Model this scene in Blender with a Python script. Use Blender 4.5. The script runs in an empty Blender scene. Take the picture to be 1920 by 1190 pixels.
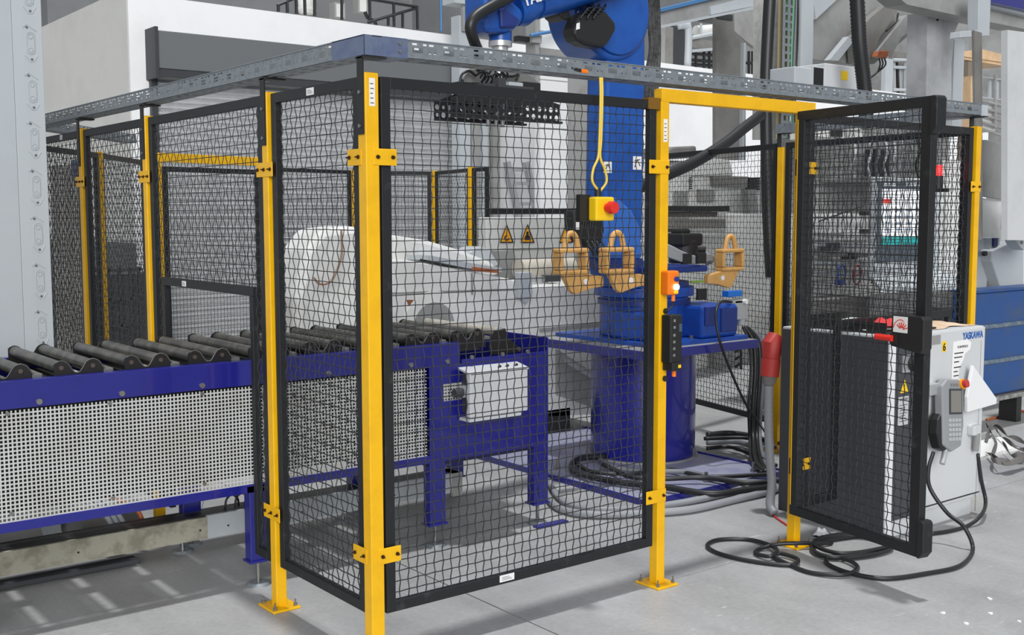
import bpy, math, random
import numpy as np
from mathutils import Vector, Matrix
random.seed(7)
SC = bpy.context.scene
COL = SC.collection
# ---------------------------------------------------------------- camera
F = 2106.862; PITCH = math.radians(5.19084); ROLL = math.radians(-0.10366)
CAM = np.array([-2.12328857, -3.56088851, 1.6884928])
FW = np.array([0.6155680, 0.7880838, 0]); RT = np.array([0.7880838, -0.6155680, 0]); UPZ = np.array([0, 0, 1.0])
c_f = FW*math.cos(PITCH) - UPZ*math.sin(PITCH)
c_u = FW*math.sin(PITCH) + UPZ*math.cos(PITCH)
c_x = RT*math.cos(ROLL) + c_u*math.sin(ROLL)
c_y = -RT*math.sin(ROLL) + c_u*math.cos(ROLL)
cd = bpy.data.cameras.new('camera'); cam = bpy.data.objects.new('camera', cd); COL.objects.link(cam)
cd.sensor_width = 36; cd.lens = F/1920*36; cd.clip_end = 200
m = Matrix.Identity(4)
for i in range(3):
    m[i][0] = c_x[i]; m[i][1] = c_y[i]; m[i][2] = -c_f[i]; m[i][3] = CAM[i]
cam.matrix_world = m
SC.camera = cam
# ---------------------------------------------------------------- light
SC.view_settings.view_transform = 'Standard'; SC.view_settings.look = 'None'
SC.view_settings.gamma = 1; SC.view_settings.use_curve_mapping = False
SC.view_settings.exposure = 0.40
w = bpy.data.worlds.new('hall_light'); SC.world = w; w.use_nodes = True
w.node_tree.nodes['Background'].inputs[0].default_value = (0.93, 0.96, 1.0, 1)
w.node_tree.nodes['Background'].inputs[1].default_value = 0.33
def sun(name, d, e, ang, c=(1, 1, 1)):
    l = bpy.data.lights.new(name, 'SUN'); l.energy = e; l.angle = math.radians(ang); l.color = c
    o = bpy.data.objects.new(name, l); COL.objects.link(o)
    o.rotation_euler = Vector(d).to_track_quat('-Z', 'Y').to_euler(); o.location = (0, 0, 9)
sun('high_bay_lamps', (-0.03, 0.03, -1), 1.75, 2.5)
sun('soft_fill_sun', (0.52, 0.8, -0.30), 1.9, 35)  # soft sun added to brighten the front and left faces
# ---------------------------------------------------------------- pixel helper: a point on a known plane
def ray(x, y):
    return c_x*((x-960)/F) - c_y*((y-595)/F) + c_f
def PX(x, y, X=None, Y=None, Z=None):
    d = ray(x, y)
    k = (X-CAM[0])/d[0] if X is not None else (Y-CAM[1])/d[1] if Y is not None else (Z-CAM[2])/d[2]
    return CAM + k*d
# ---------------------------------------------------------------- materials
def lin(c):
    return tuple(((v/255)/12.92 if v/255 <= .04045 else ((v/255+.055)/1.055)**2.4) for v in c)
MATS = {}
def mat(name, c, rough=.5, metal=0, c2=None, scale=6, detail=6, amt=.5, emit=0, bump=0, bscale=80, lo=.45, hi=.62, spec=.5, stretch=None, coat=0):
    if name in MATS: return MATS[name]
    M = bpy.data.materials.new(name); M.use_nodes = True; nt = M.node_tree; b = nt.nodes['Principled BSDF']
    b.inputs['Base Color'].default_value = (*lin(c), 1); b.inputs['Roughness'].default_value = rough
    b.inputs['Metallic'].default_value = metal; b.inputs['Specular IOR Level'].default_value = spec
    if c2 is not None or bump:
        tc = nt.nodes.new('ShaderNodeTexCoord'); mp = nt.nodes.new('ShaderNodeMapping')
        nt.links.new(tc.outputs['Object'], mp.inputs[0])
        if stretch: mp.inputs['Scale'].default_value = stretch
    if c2 is not None:
        n = nt.nodes.new('ShaderNodeTexNoise'); n.inputs['Scale'].default_value = scale; n.inputs['Detail'].default_value = detail
        n.inputs['Roughness'].default_value = .65
        nt.links.new(mp.outputs[0], n.inputs['Vector'])
        r = nt.nodes.new('ShaderNodeMapRange'); r.inputs[1].default_value = lo; r.inputs[2].default_value = hi
        r.inputs[4].default_value = amt
        mx = nt.nodes.new('ShaderNodeMix'); mx.data_type = 'RGBA'
        mx.inputs[6].default_value = (*lin(c), 1); mx.inputs[7].default_value = (*lin(c2), 1)
        nt.links.new(n.outputs[0], r.inputs[0]); nt.links.new(r.outputs[0], mx.inputs[0]); nt.links.new(mx.outputs[2], b.inputs['Base Color'])
    if bump:
        n2 = nt.nodes.new('ShaderNodeTexNoise'); n2.inputs['Scale'].default_value = bscale; n2.inputs['Detail'].default_value = 4
        nt.links.new(mp.outputs[0], n2.inputs['Vector'])
        bp = nt.nodes.new('ShaderNodeBump'); bp.inputs['Strength'].default_value = bump; bp.inputs['Distance'].default_value = .01
        nt.links.new(n2.outputs[0], bp.inputs['Height']); nt.links.new(bp.outputs[0], b.inputs['Normal'])
    if emit:
        b.inputs['Emission Color'].default_value = (*lin(c), 1); b.inputs['Emission Strength'].default_value = emit
    if coat: b.inputs['Coat Weight'].default_value = coat; b.inputs['Coat Roughness'].default_value = .06
    MATS[name] = M; return M
YEL = mat('yellow_paint', (238, 182, 4), .38, c2=(215, 160, 5), scale=9, amt=.4)
BLK = mat('black_frame_paint', (24, 26, 29), .5, c2=(74, 76, 78), scale=14, amt=.45, lo=.58, hi=.74)
WIRE = mat('dark_wire', (44, 46, 48), .5)
GALV = mat('galvanised_steel', (134, 141, 146), .42, .3, c2=(112, 120, 126), scale=40, amt=.6)
BOLT = mat('bolt_steel', (150, 150, 148), .3, .8)
DBOLT = mat('dark_bolt', (60, 34, 20), .5, .3)
BLUEC = mat('ultramarine_paint', (25, 28, 124), .3, coat=.5, c2=(22, 25, 110), scale=4, amt=.5)
BLUER = mat('robot_blue_paint', (22, 82, 165), .3, c2=(20, 68, 148), scale=5, amt=.6)
BLUEB = mat('robot_base_blue', (22, 72, 165), .4, c2=(28, 58, 130), scale=7, amt=.7)
PERF = mat('perforated_white_sheet', (192, 194, 193), .5, c2=(172, 170, 160), scale=5, amt=.5)
RUB = mat('black_rubber', (30, 30, 31), .5)
ROLL = mat('roller_grey', (70, 70, 68), .42, .15, c2=(104, 101, 94), scale=12, amt=.7, bump=.1, bscale=60)
ROLLW = mat('worn_pale_roller', (178, 174, 164), .45, c2=(120, 116, 108), scale=14, amt=.5)
BRKT = mat('roller_bracket_black', (30, 29, 29), .4)
HUB = mat('hub_bronze', (96, 84, 78), .45, .5)
WHT = mat('machine_white', (222, 223, 221), .45, c2=(196, 195, 190), scale=3, amt=.5)
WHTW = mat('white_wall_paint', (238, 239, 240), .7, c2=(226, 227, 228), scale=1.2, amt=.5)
GRYW = mat('side_shade_roof_grey', (200, 200, 197), .75, c2=(188, 188, 184), scale=1.0, amt=.5)  # side wall's shade put into this grey; roof slab shares it
DGW = mat('dark_grey_cladding', (112, 114, 116), .7, c2=(100, 102, 104), scale=1.5, amt=.5)
LGC = mat('light_grey_steel', (178, 184, 188), .5, c2=(170, 176, 181), scale=3, amt=.4)
MGR = mat('mid_grey_paint', (150, 151, 150), .55, c2=(128, 127, 124), scale=3, amt=.6)
MGRD = mat('dusty_grey_paint', (128, 127, 124), .6, c2=(104, 102, 99), scale=2.5, amt=.6)
SHUT = mat('shutter_slat_metal', (228, 229, 230), .24, .6, c2=(210, 212, 214), scale=8, amt=.6)
SHBOX = mat('shutter_box_grey', (104, 108, 111), .5)
DRK = mat('charcoal_box_paint', (56, 58, 62), .55)
CABD = mat('controller_dark_grey', (62, 64, 69), .5, bump=.25, bscale=220)
CABW = mat('controller_light_grey', (198, 201, 203), .45)
TAN = mat('tan_cast_paint', (212, 165, 98), .5, c2=(184, 136, 74), scale=14, amt=.6)
REDP = mat('red_plastic', (214, 44, 34), .35)
REDD = mat('dull_red_plug', (178, 52, 46), .45)
ORG = mat('orange_plastic', (240, 120, 16), .35)
PAPER = mat('paper_white', (232, 232, 230), .8)
INK = mat('print_black', (30, 30, 32), .7)
INKB = mat('print_blue', (38, 92, 168), .6)
YLAB = mat('yellow_label', (240, 200, 30), .6)
WARN = mat('warning_orange', (232, 160, 20), .6)
CBLK = mat('black_cable', (30, 31, 33), .42)
CGRY = mat('grey_cable', (112, 116, 122), .5)
CHOSE = mat('grey_corrugated_hose', (140, 143, 148), .5)
YCAB = mat('yellow_cable', (222, 190, 70), .45)
ALU = mat('aluminium', (196, 198, 200), .35, .6)
WOOD = mat('pale_timber', (216, 184, 146), .7, c2=(190, 156, 118), scale=6, amt=.6)
CARD = mat('brown_card', (216, 190, 164), .8, c2=(190, 160, 132), scale=8, amt=.6)
BINB = mat('dented_blue_steel', (30, 72, 130), .45, c2=(60, 78, 104), scale=4, amt=.8, lo=.5, hi=.66)
WHTLIT = mat('lit_white_lamp', (255, 250, 240), .4, emit=4)
REDLIT = mat('lit_red_lamp', (255, 30, 30), .4, emit=4)
SCRN = mat('screen_white', (225, 228, 232), .4, emit=.38)
SCRT = mat('screen_teal', (20, 140, 140), .4, emit=.35)
SCRR = mat('screen_red', (230, 60, 50), .4, emit=.5)
SCRG = mat('screen_frame_grey', (72, 82, 92), .4)
BEAMB = mat('dusty_beige_beam', (168, 166, 150), .7, c2=(120, 116, 100), scale=10, amt=.7)
TARP = mat('grey_strap', (96, 94, 92), .8)
COPP = mat('copper_orange', (176, 96, 52), .5, c2=(120, 64, 40), scale=10, amt=.6)
GREENC = mat('green_cable', (90, 160, 110), .5)
SKYB = mat('pale_blue_pipe', (70, 120, 170), .45)
# floor
FM = bpy.data.materials.new('concrete_floor'); FM.use_nodes = True; nt = FM.node_tree; b = nt.nodes['Principled BSDF']
tc = nt.nodes.new('ShaderNodeTexCoord')
def noise(scale, detail, st=(1, 1, 1), dist=0.0, rough=.6, rot=0):
    mp = nt.nodes.new('ShaderNodeMapping'); mp.inputs['Scale'].default_value = st; mp.inputs['Rotation'].default_value = (0, 0, rot)
    nt.links.new(tc.outputs['Object'], mp.inputs[0])
    n = nt.nodes.new('ShaderNodeTexNoise'); n.inputs['Scale'].default_value = scale; n.inputs['Detail'].default_value = detail
    n.inputs['Roughness'].default_value = rough; n.inputs['Distortion'].default_value = dist
    nt.links.new(mp.outputs[0], n.inputs['Vector']); return n.outputs[0]
def ramp(src, stops):
    r = nt.nodes.new('ShaderNodeValToRGB'); nt.links.new(src, r.inputs[0])
    while len(r.color_ramp.elements) < len(stops): r.color_ramp.elements.new(.5)
    for e, (p, c) in zip(r.color_ramp.elements, stops): e.position = p; e.color = (*lin(c), 1)
    return r.outputs[0]
def mixc(a, b_, fac, mode='MIX'):
    mx = nt.nodes.new('ShaderNodeMix'); mx.data_type = 'RGBA'; mx.blend_type = mode
    nt.links.new(a, mx.inputs[6]); nt.links.new(b_, mx.inputs[7])
    if isinstance(fac, float): mx.inputs[0].default_value = fac
    else: nt.links.new(fac, mx.inputs[0])
    return mx.outputs[2]
base = ramp(noise(1.3, 8, dist=.6), [(.28, (132, 133, 133)), (.5, (157, 158, 158)), (.75, (184, 185, 186))])
strk = ramp(noise(3.0, 6, (1, .16, 1), rot=.25), [(.35, (140, 140, 140)), (.62, (178, 178, 179))])
c1 = mixc(base, strk, .4)
fine = ramp(noise(40, 6), [(.35, (138, 138, 138)), (.65, (180, 180, 180))])
c2 = mixc(c1, fine, .22)
scr = ramp(noise(9, 10, (.35, 2.2, 1), dist=2.2), [(.0, (0, 0, 0)), (.66, (0, 0, 0)), (.72, (255, 255, 255))])
white = nt.nodes.new('ShaderNodeRGB'); white.outputs[0].default_value = (*lin((208, 209, 210)), 1)
c3 = mixc(c2, white.outputs[0], scr)
nt.links.new(c3, b.inputs['Base Color'])
rr_ = nt.nodes.new('ShaderNodeMapRange'); rr_.inputs[3].default_value = .32; rr_.inputs[4].default_value = .62
nt.links.new(noise(4, 6), rr_.inputs[0]); nt.links.new(rr_.outputs[0], b.inputs['Roughness'])
bp = nt.nodes.new('ShaderNodeBump'); bp.inputs['Strength'].default_value = .12; bp.inputs['Distance'].default_value = .01
nt.links.new(noise(60, 5), bp.inputs['Height']); nt.links.new(bp.outputs[0], b.inputs['Normal'])

# ---------------------------------------------------------------- geometry helpers
ORGN = {}
class MB:
    def __init__(s): s.v = []; s.f = []; s.M = None; s.sm = False
    def add(s, vs, fs):
        n = len(s.v)
        for p in vs:
            p = tuple(p)
            s.v.append(tuple(s.M @ Vector(p)) if s.M is not None else p)
        s.f += [tuple(i+n for i in f) for f in fs]
        return s
    def box(s, x0, y0, z0, x1, y1, z1):
        x0, x1 = sorted((x0, x1)); y0, y1 = sorted((y0, y1)); z0, z1 = sorted((z0, z1))
        return s.add([(x0, y0, z0), (x1, y0, z0), (x1, y1, z0), (x0, y1, z0), (x0, y0, z1), (x1, y0, z1), (x1, y1, z1), (x0, y1, z1)],
                     [(0, 3, 2, 1), (4, 5, 6, 7), (0, 1, 5, 4), (1, 2, 6, 5), (2, 3, 7, 6), (3, 0, 4, 7)])
    def prism(s, pts, y0, y1, axis='y'):       # polygon in xz (axis y), extruded
        n = len(pts)
        f = {'y': lambda a, b_, t: (a, t, b_), 'x': lambda a, b_, t: (t, a, b_), 'z': lambda a, b_, t: (a, b_, t)}[axis]
        vs = [f(a, b_, y0) for a, b_ in pts] + [f(a, b_, y1) for a, b_ in pts]
        area = sum(pts[i][0]*pts[(i+1) % n][1]-pts[(i+1) % n][0]*pts[i][1] for i in range(n))
        fs = [tuple(range(n)), tuple(range(2*n-1, n-1, -1))] + [(i, i+n, (i+1) % n+n, (i+1) % n) for i in range(n)]
        flip = (area < 0) != (axis == 'y') 
        flip = flip != (y1 < y0)
        if axis == 'y': flip = flip
        if not flip: pass
        return s.add(vs, fs)
    def cyl(s, p0, p1, r, n=16, r2=None):
        p0 = Vector(p0); p1 = Vector(p1); d = (p1-p0).normalized(); r2 = r if r2 is None else r2
        a = d.orthogonal().normalized(); b_ = d.cross(a)
        vs = [p0 + (a*math.cos(t)+b_*math.sin(t))*r for t in [2*math.pi*i/n for i in range(n)]]
        vs += [p1 + (a*math.cos(t)+b_*math.sin(t))*r2 for t in [2*math.pi*i/n for i in range(n)]]
        return s.add(vs, [tuple(range(n-1, -1, -1)), tuple(range(n, 2*n))] + [(i, (i+1) % n, (i+1) % n+n, i+n) for i in range(n)])
    def tube(s, pts, r, n=8, cap=True):
        P = [Vector(p) for p in pts]; vs = []; a = None
        for i, p in enumerate(P):
            d = (P[min(i+1, len(P)-1)]-P[max(i-1, 0)])
            d = d.normalized() if d.length > 1e-9 else Vector((0, 0, 1))
            if a is None: a = d.orthogonal().normalized()
            a = (a - d*a.dot(d)); a = a.normalized() if a.length > 1e-6 else d.orthogonal().normalized()
            b_ = d.cross(a); ri = r[i] if hasattr(r, '__len__') else r
            vs += [p+(a*math.cos(t)+b_*math.sin(t))*ri for t in [2*math.pi*k/n for k in range(n)]]
        fs = []
        for i in range(len(P)-1):
            for k in range(n):
                fs.append((i*n+k, i*n+(k+1) % n, (i+1)*n+(k+1) % n, (i+1)*n+k))
        if cap: fs += [tuple(range(n-1, -1, -1)), tuple(range((len(P)-1)*n, len(P)*n))]
        return s.add(vs, fs)
    def lattice(s, xs, zs, hole, y0, y1):      # sheet in xz plane of thickness y0..y1 with holes
        nx, nz = len(xs), len(zs); 
        vs = [(x, y0, z) for z in zs for x in xs] + [(x, y1, z) for z in zs for x in xs]; o = nx*nz; fs = []
        for j in range(nz-1):
            for i in range(nx-1):
                a = j*nx+i
                if not hole(i, j):
                    fs.append((a, a+1, a+nx+1, a+nx)); fs.append((a+o, a+nx+o, a+nx+1+o, a+1+o))
                    if j == 0 or hole(i, j-1): fs.append((a, a+o, a+1+o, a+1))
                    if j == nz-2 or hole(i, j+1): fs.append((a+nx, a+nx+1, a+nx+1+o, a+nx+o))
                    if i == 0 or hole(i-1, j): fs.append((a, a+nx, a+nx+o, a+o))
                    if i == nx-2 or hole(i+1, j): fs.append((a+1, a+1+o, a+nx+1+o, a+nx+1))
        return s.add(vs, fs)
    def build(s, name, m_, parent=None, bev=0, smooth=False, label=None, kind=None):
        o3 = np.array(ORGN.get(parent.name, (0, 0, 0)) if parent else (0, 0, 0), dtype=float)
        me = bpy.data.meshes.new(name)
        V = (np.array(s.v)-o3) if parent else np.array(s.v)
        me.from_pydata([tuple(v) for v in V.tolist()], [], s.f)
        me.validate()
        import bmesh
        if len(s.f) < 4000:
            bm = bmesh.new(); bm.from_mesh(me); bmesh.ops.recalc_face_normals(bm, faces=bm.faces); bm.to_mesh(me); bm.free()
        me.materials.append(m_)
        o = bpy.data.objects.new(name, me); COL.objects.link(o)
        if parent: o.parent = parent; ORGN[o.name] = tuple(o3)
        else: ORGN[o.name] = (0, 0, 0)
        if smooth: me.shade_smooth() if smooth is True else None
        if smooth == 'auto':
            me.shade_smooth()
            try: me.set_sharp_from_angle(angle=math.radians(40))
            except Exception: pass
        if bev:
            b_ = o.modifiers.new('bevel', 'BEVEL'); b_.width = bev; b_.segments = 2; b_.limit_method = 'ANGLE'; b_.angle_limit = .6
        if label: o['label'] = label
        if kind: o['kind'] = kind
        return o
def thing(name, label, cat, loc=(0, 0, 0), group=None):
    o = bpy.data.objects.new(name, None); COL.objects.link(o); o.location = loc; o.empty_display_size = .1
    ORGN[o.name] = tuple(loc); o['label'] = label; o['category'] = cat
    if group: o['group'] = group
    return o
def tag(o, label, cat, group=None):
    o['label'] = label; o['category'] = cat
    if group: o['group'] = group
    return o
def struct(o): o['kind'] = 'structure'; return o
def B(*a): return MB().box(*a)
def catmull(P, n=8):
    P = [np.array(p, float) for p in P]; out = []
    Q = [2*P[0]-P[1]] + P + [2*P[-1]-P[-2]]
    for i in range(1, len(Q)-2):
        for k in range(n):
            t = k/n; a, b_, c, d = Q[i-1], Q[i], Q[i+1], Q[i+2]
            out.append(.5*((2*b_)+(-a+c)*t+(2*a-5*b_+4*c-d)*t*t+(-a+3*b_-3*c+d)*t**3))
    out.append(P[-1]); return out
def text(s, size, origin, xdir, updir, m_, parent, name='lettering', ext=.0006, align='LEFT', bold=0, wx=1):
    cu = bpy.data.curves.new('t', 'FONT'); cu.body = s; cu.size = size; cu.extrude = ext; cu.align_x = align; cu.offset = bold
    o = bpy.data.objects.new('t', cu); COL.objects.link(o)
    bpy.context.view_layer.update()
    me = bpy.data.meshes.new_from_object(o.evaluated_get(bpy.context.evaluated_depsgraph_get()))
    bpy.data.objects.remove(o); bpy.data.curves.remove(cu)
    x = Vector(xdir).normalized(); u = Vector(updir).normalized(); n = x.cross(u)
    M = Matrix(((x.x*wx, u.x, n.x, origin[0]), (x.y*wx, u.y, n.y, origin[1]), (x.z*wx, u.z, n.z, origin[2]), (0, 0, 0, 1)))
    mb = MB(); mb.M = M
    mb.add([tuple(v.co) for v in me.vertices], [tuple(p.vertices) for p in me.polygons])
    bpy.data.meshes.remove(me)
    return mb.build(name, m_, parent)
def pp(pts, Y):                      # pixel outline -> xz outline on plane Y
    return [(PX(x, y, Y=Y)[0], PX(x, y, Y=Y)[2]) for x, y in pts]
def pprism(pts, Y, depth): return MB().prism(pp(pts, Y), Y, Y+depth)
def pbox(x0, y0, x1, y1, Y, depth):
    ym = (y0+y1)/2; xm = (x0+x1)/2
    return B(PX(x0, ym, Y=Y)[0], Y, PX(xm, y1, Y=Y)[2], PX(x1, ym, Y=Y)[0], Y+depth, PX(xm, y0, Y=Y)[2])

# ================================================================ SETTING
fl = MB()
fl.box(-9, -7, -.2, 30, 26, -.012)
floor = struct(fl.build('floor', mat('joint_dark', (70, 68, 64), .9)))
for (a, b_, c, d) in ((-9, -7, .731, 26), (.739, -7, 30, -.0045), (.739, .0, 30, 26)):
    B(a, b_, -.012, c, d, 0).build('slab', FM, floor)
# left machine-hall building
YB = 10.5; XL = 2.86; ZT = 4.42
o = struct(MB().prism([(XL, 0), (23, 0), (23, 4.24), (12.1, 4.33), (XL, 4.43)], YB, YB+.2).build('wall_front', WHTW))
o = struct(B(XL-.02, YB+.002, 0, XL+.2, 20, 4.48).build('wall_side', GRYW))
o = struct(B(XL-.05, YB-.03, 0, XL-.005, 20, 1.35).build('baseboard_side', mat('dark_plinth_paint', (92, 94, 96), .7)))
struct(B(-6, 19, 0, 34, 19.3, 14).build('wall_back', DGW))
o = struct(B(2.9, 14.0, 4.0, 9.3, 14.3, 9).build('wall_upper', DGW))
for i in range(9):
    B(2.95, 13.985, 4.55+i*.5, 9.25, 14.0, 4.56+i*.5).build('seam', MGRD, o)
struct(B(2.86, YB+.2, 4.2, 23, 14, 4.29).build('trim_roof_slab', GRYW))
# right background wall of the hall
struct(B(24, -6, 0, 24.3, 19, 12).build('wall_right', mat('hall_far_wall', (170, 171, 170), .8, c2=(120, 120, 118), scale=.8, amt=.6)))

# roller shutter
t = thing('roller_shutter', 'corrugated metal roller shutter filling the opening in the white wall', 'shutter', (3.1, YB, 0))
x0s, x1s = 3.16, 7.80; zt = 3.62
B(3.06, YB-.34, 3.38, 3.10, YB, 4.0).build('end_plate', DRK, t)
B(3.10, YB-.32, 3.50, 7.86, YB-.002, 3.96).build('hood', SHBOX, t, bev=.01)
B(3.10, YB-.32, 3.40, 7.86, YB-.28, 3.49).build('lintel_bar', DRK, t)
B(3.09, YB-.09, 0, 3.17, YB-.01, 3.4).build('guide_rail', DRK, t)
B(7.79, YB-.09, 0, 7.87, YB-.01, 3.4).build('guide_rail', DRK, t)
pitch = .0755
me0 = None
prof = [(.034, 0), (.020, .010), (-.022, .018), (-.034, .026), (-.032, .036), (-.018, .050), (.020, .062), (.034, .0755)]
for i in range(45):
    z = 3.40-(i+1)*pitch
    if z < 0: break
    if me0 is None:
        vs = []; fs = []
        for k, (dy, dz) in enumerate(prof): vs += [(3.16, dy, dz), (7.80, dy, dz)]
        for k in range(len(prof)-1): fs.append((2*k, 2*k+1, 2*k+3, 2*k+2))
        n = len(vs)
        vs += [(3.16, .036, 0), (7.80, .036, 0), (3.16, .036, .0755), (7.80, .036, .0755)]
        fs += [(n, n+2, n+3, n+1)]
        me0 = bpy.data.meshes.new('slat'); me0.from_pydata(vs, [], fs); me0.materials.append(SHUT)
    o = bpy.data.objects.new('slat', me0); COL.objects.link(o); o.parent = t; o.location = (-3.1, -.045, z)

# ================================================================ FENCE
P4 = .04
def wires(mb, s0, s1, z0, z1, cut=None, cy=0.0, fine=True):
    nv = int(round((s1-s0)/P4)); nh = int(round((z1-z0)/P4)); r = .0023
    dx = (s1-s0)/nv; dz = (z1-z0)/nh
    def incut(s, z): return cut and cut[0] < s < cut[1] and cut[2] < z < cut[3]
    for i in range(1, nv):
        s = s0+i*dx; pts = []; run = []
        js = s + random.uniform(-.001, .001)
        st = 4 if fine else 2
        for k in range(0, st*nh+1):
            z = z0+k*dz/st
            off = .0040*math.cos(math.pi*(k/st+i))
            if incut(s, z):
                if len(run) > 1: mb.tube(run, r, 4, cap=False)
                run = []
            else: run.append((js, cy+off, z))
        if len(run) > 1: mb.tube(run, r, 4, cap=False)
    for j in range(1, nh):
        z = z0+j*dz; run = []
        for k in range(nv+1):
            s = s0+k*dx
            off = -.0022*math.cos(math.pi*(j+k))
            if incut(s, z):
                if len(run) > 1: mb.tube(run, r, 4, cap=False)
                run = []
            else: run.append((s, cy+off, z+random.uniform(-.0006, .0006)))
        if len(run) > 1: mb.tube(run, r, 4, cap=False)
def lineM(P, Q):
    P = Vector((P[0], P[1], 0)); Q = Vector((Q[0], Q[1], 0)); d = (Q-P).normalized(); n = Vector((-d.y, d.x, 0))
    return Matrix(((d.x, n.x, 0, P.x), (d.y, n.y, 0, P.y), (0, 0, 1, 0), (0, 0, 0, 1))), (Q-P).length
def panel(P, Q, label, z0=.19, z1=2.19, cut=None, notch=None, group='mesh guard panels', fw=.04, gap=.045, stickers=(), name='mesh_fence', wide=None):
    M, L = lineM(P, Q)
    t = thing(name, label, 'fence panel' if name == 'mesh_fence' else 'gate', (P[0], P[1], z0), group if name == 'mesh_fence' else None)
    a, b_ = gap, L-gap; h = .015
    fr = MB(); fr.M = M
    if notch:     # notch = (sa, sb, ztop, zbottom)
        na, nb, nz, zb = notch
        fr.box(a, -h, z0, a+fw, h, z1); fr.box(b_-fw, -h, z0, b_, h, z1); fr.box(a+fw, -h, z1-fw, b_-fw, h, z1)
        if na > a+fw: fr.box(na-fw*.75, -h, z0, na, h, nz); fr.box(a+fw, -h, z0, na-fw*.75, h, z0+fw)
        if nb < b_-fw: fr.box(nb, -h, z0, nb+fw*.75, h, nz); fr.box(nb+fw*.75, -h, z0, b_-fw, h, z0+fw)
        fr.box(max(na-fw*.75, a+fw), -h, nz, min(nb+fw*.75, b_-fw), h, nz+fw)
        cut = (na-.02, nb+.02, -1, nz+.01)
    else:
        fr.box(a, -h, z0, a+fw, h, z1); fr.box(b_-fw, -h, z0, b_, h, z1)
        fr.box(a+fw, -h, z1-fw, b_-fw, h, z1); fr.box(a+fw, -h, z0, b_-fw, h, z0+fw)
    fr.build('frame', BLK, t, bev=.002)
    wm = MB(); wm.M = M
    wires(wm, a+fw-.012, b_-fw+.012, z0+fw-.01, z1-fw+.01, cut, fine=P[1] < 3)
    wm.build('wire_mesh', WIRE, t, smooth=True, kind='stuff')
    for (s, z, wd, hh, front) in stickers:
        st = MB(); st.M = M
        y = -h-.0012 if front else h+.0012
        st.box(s, y, z, s+wd, y+(.001 if front else -.001), z+hh); so = st.build('sticker', PAPER, t)
        ik = MB(); ik.M = M
        for q in range(3): ik.box(s+wd*.15, y-(.0005 if front else -.0005), z+hh*(.25+.2*q), s+wd*(.85-.1*q), y, z+hh*(.25+.2*q)+.0015)
        ik.build('printed_lines', INK, so)
    return t
panel((0, 0), (1.5, 0), 'large mesh guard panel right of the nearest corner post, sticker on bottom rail', stickers=((.58, .2, .075, .028, True),))
panel((0, .8), (0, 0), 'narrow mesh guard panel left of the nearest corner post', stickers=((.36, 2.155, .06, .028, True),))
panel((0, 2.2), (0, .8), 'mesh guard panel with a notch that the roller conveyor passes through', notch=(.2, 1.2, 1.34, .19), stickers=((.44, 1.347, .05, .026, True),))
panel((0, 3.25), (0, 2.2), 'mesh guard panel behind the conveyor, between second and third post from the left')
panel((0, 4.6), (0, 3.25), 'mesh guard panel at the far left beside the grey sheet metal column', stickers=((.95, 2.155, .05, .028, True),))
panel((2.49, 0), (4.1, 0), 'mesh guard panel behind the open gate, notched over the controller cabinet', notch=(.34, 1.36, 1.10, .19))
C = (4.62, 3.08); Bp = (4.27, 1.54)
panel((4.1, 0), Bp, 'mesh guard panel at the right side behind the gate, between corner post and side post')
panel(Bp, C, 'mesh guard panel right of the blue pedestal, seen through the gate opening')
R0 = (.85, 5.6); R1 = (1.85, 6.98); R2 = (3.05, 7.25); R3 = (4.27, 7.5); R4 = (5.18, 7.23); R5 = (4.95, 6.2)
panel((0, 4.6), R0, 'far mesh guard panel in the back left corner behind the grey column')
panel(R0, R1, 'far mesh guard panel left of the closed rear gate')
panel(R2, R3, 'far mesh guard panel in front of the shutter, right of the rear gate')
panel(R3, R4, 'far mesh guard panel in front of the shutter, seen above the rollers end')
panel(R4, R5, 'far narrow mesh guard panel between the two yellow posts in front of the white uprights')
panel(R5, (4.98, 5.9), 'narrowest far guard panel, right of the rear corner post', gap=.03)

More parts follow.
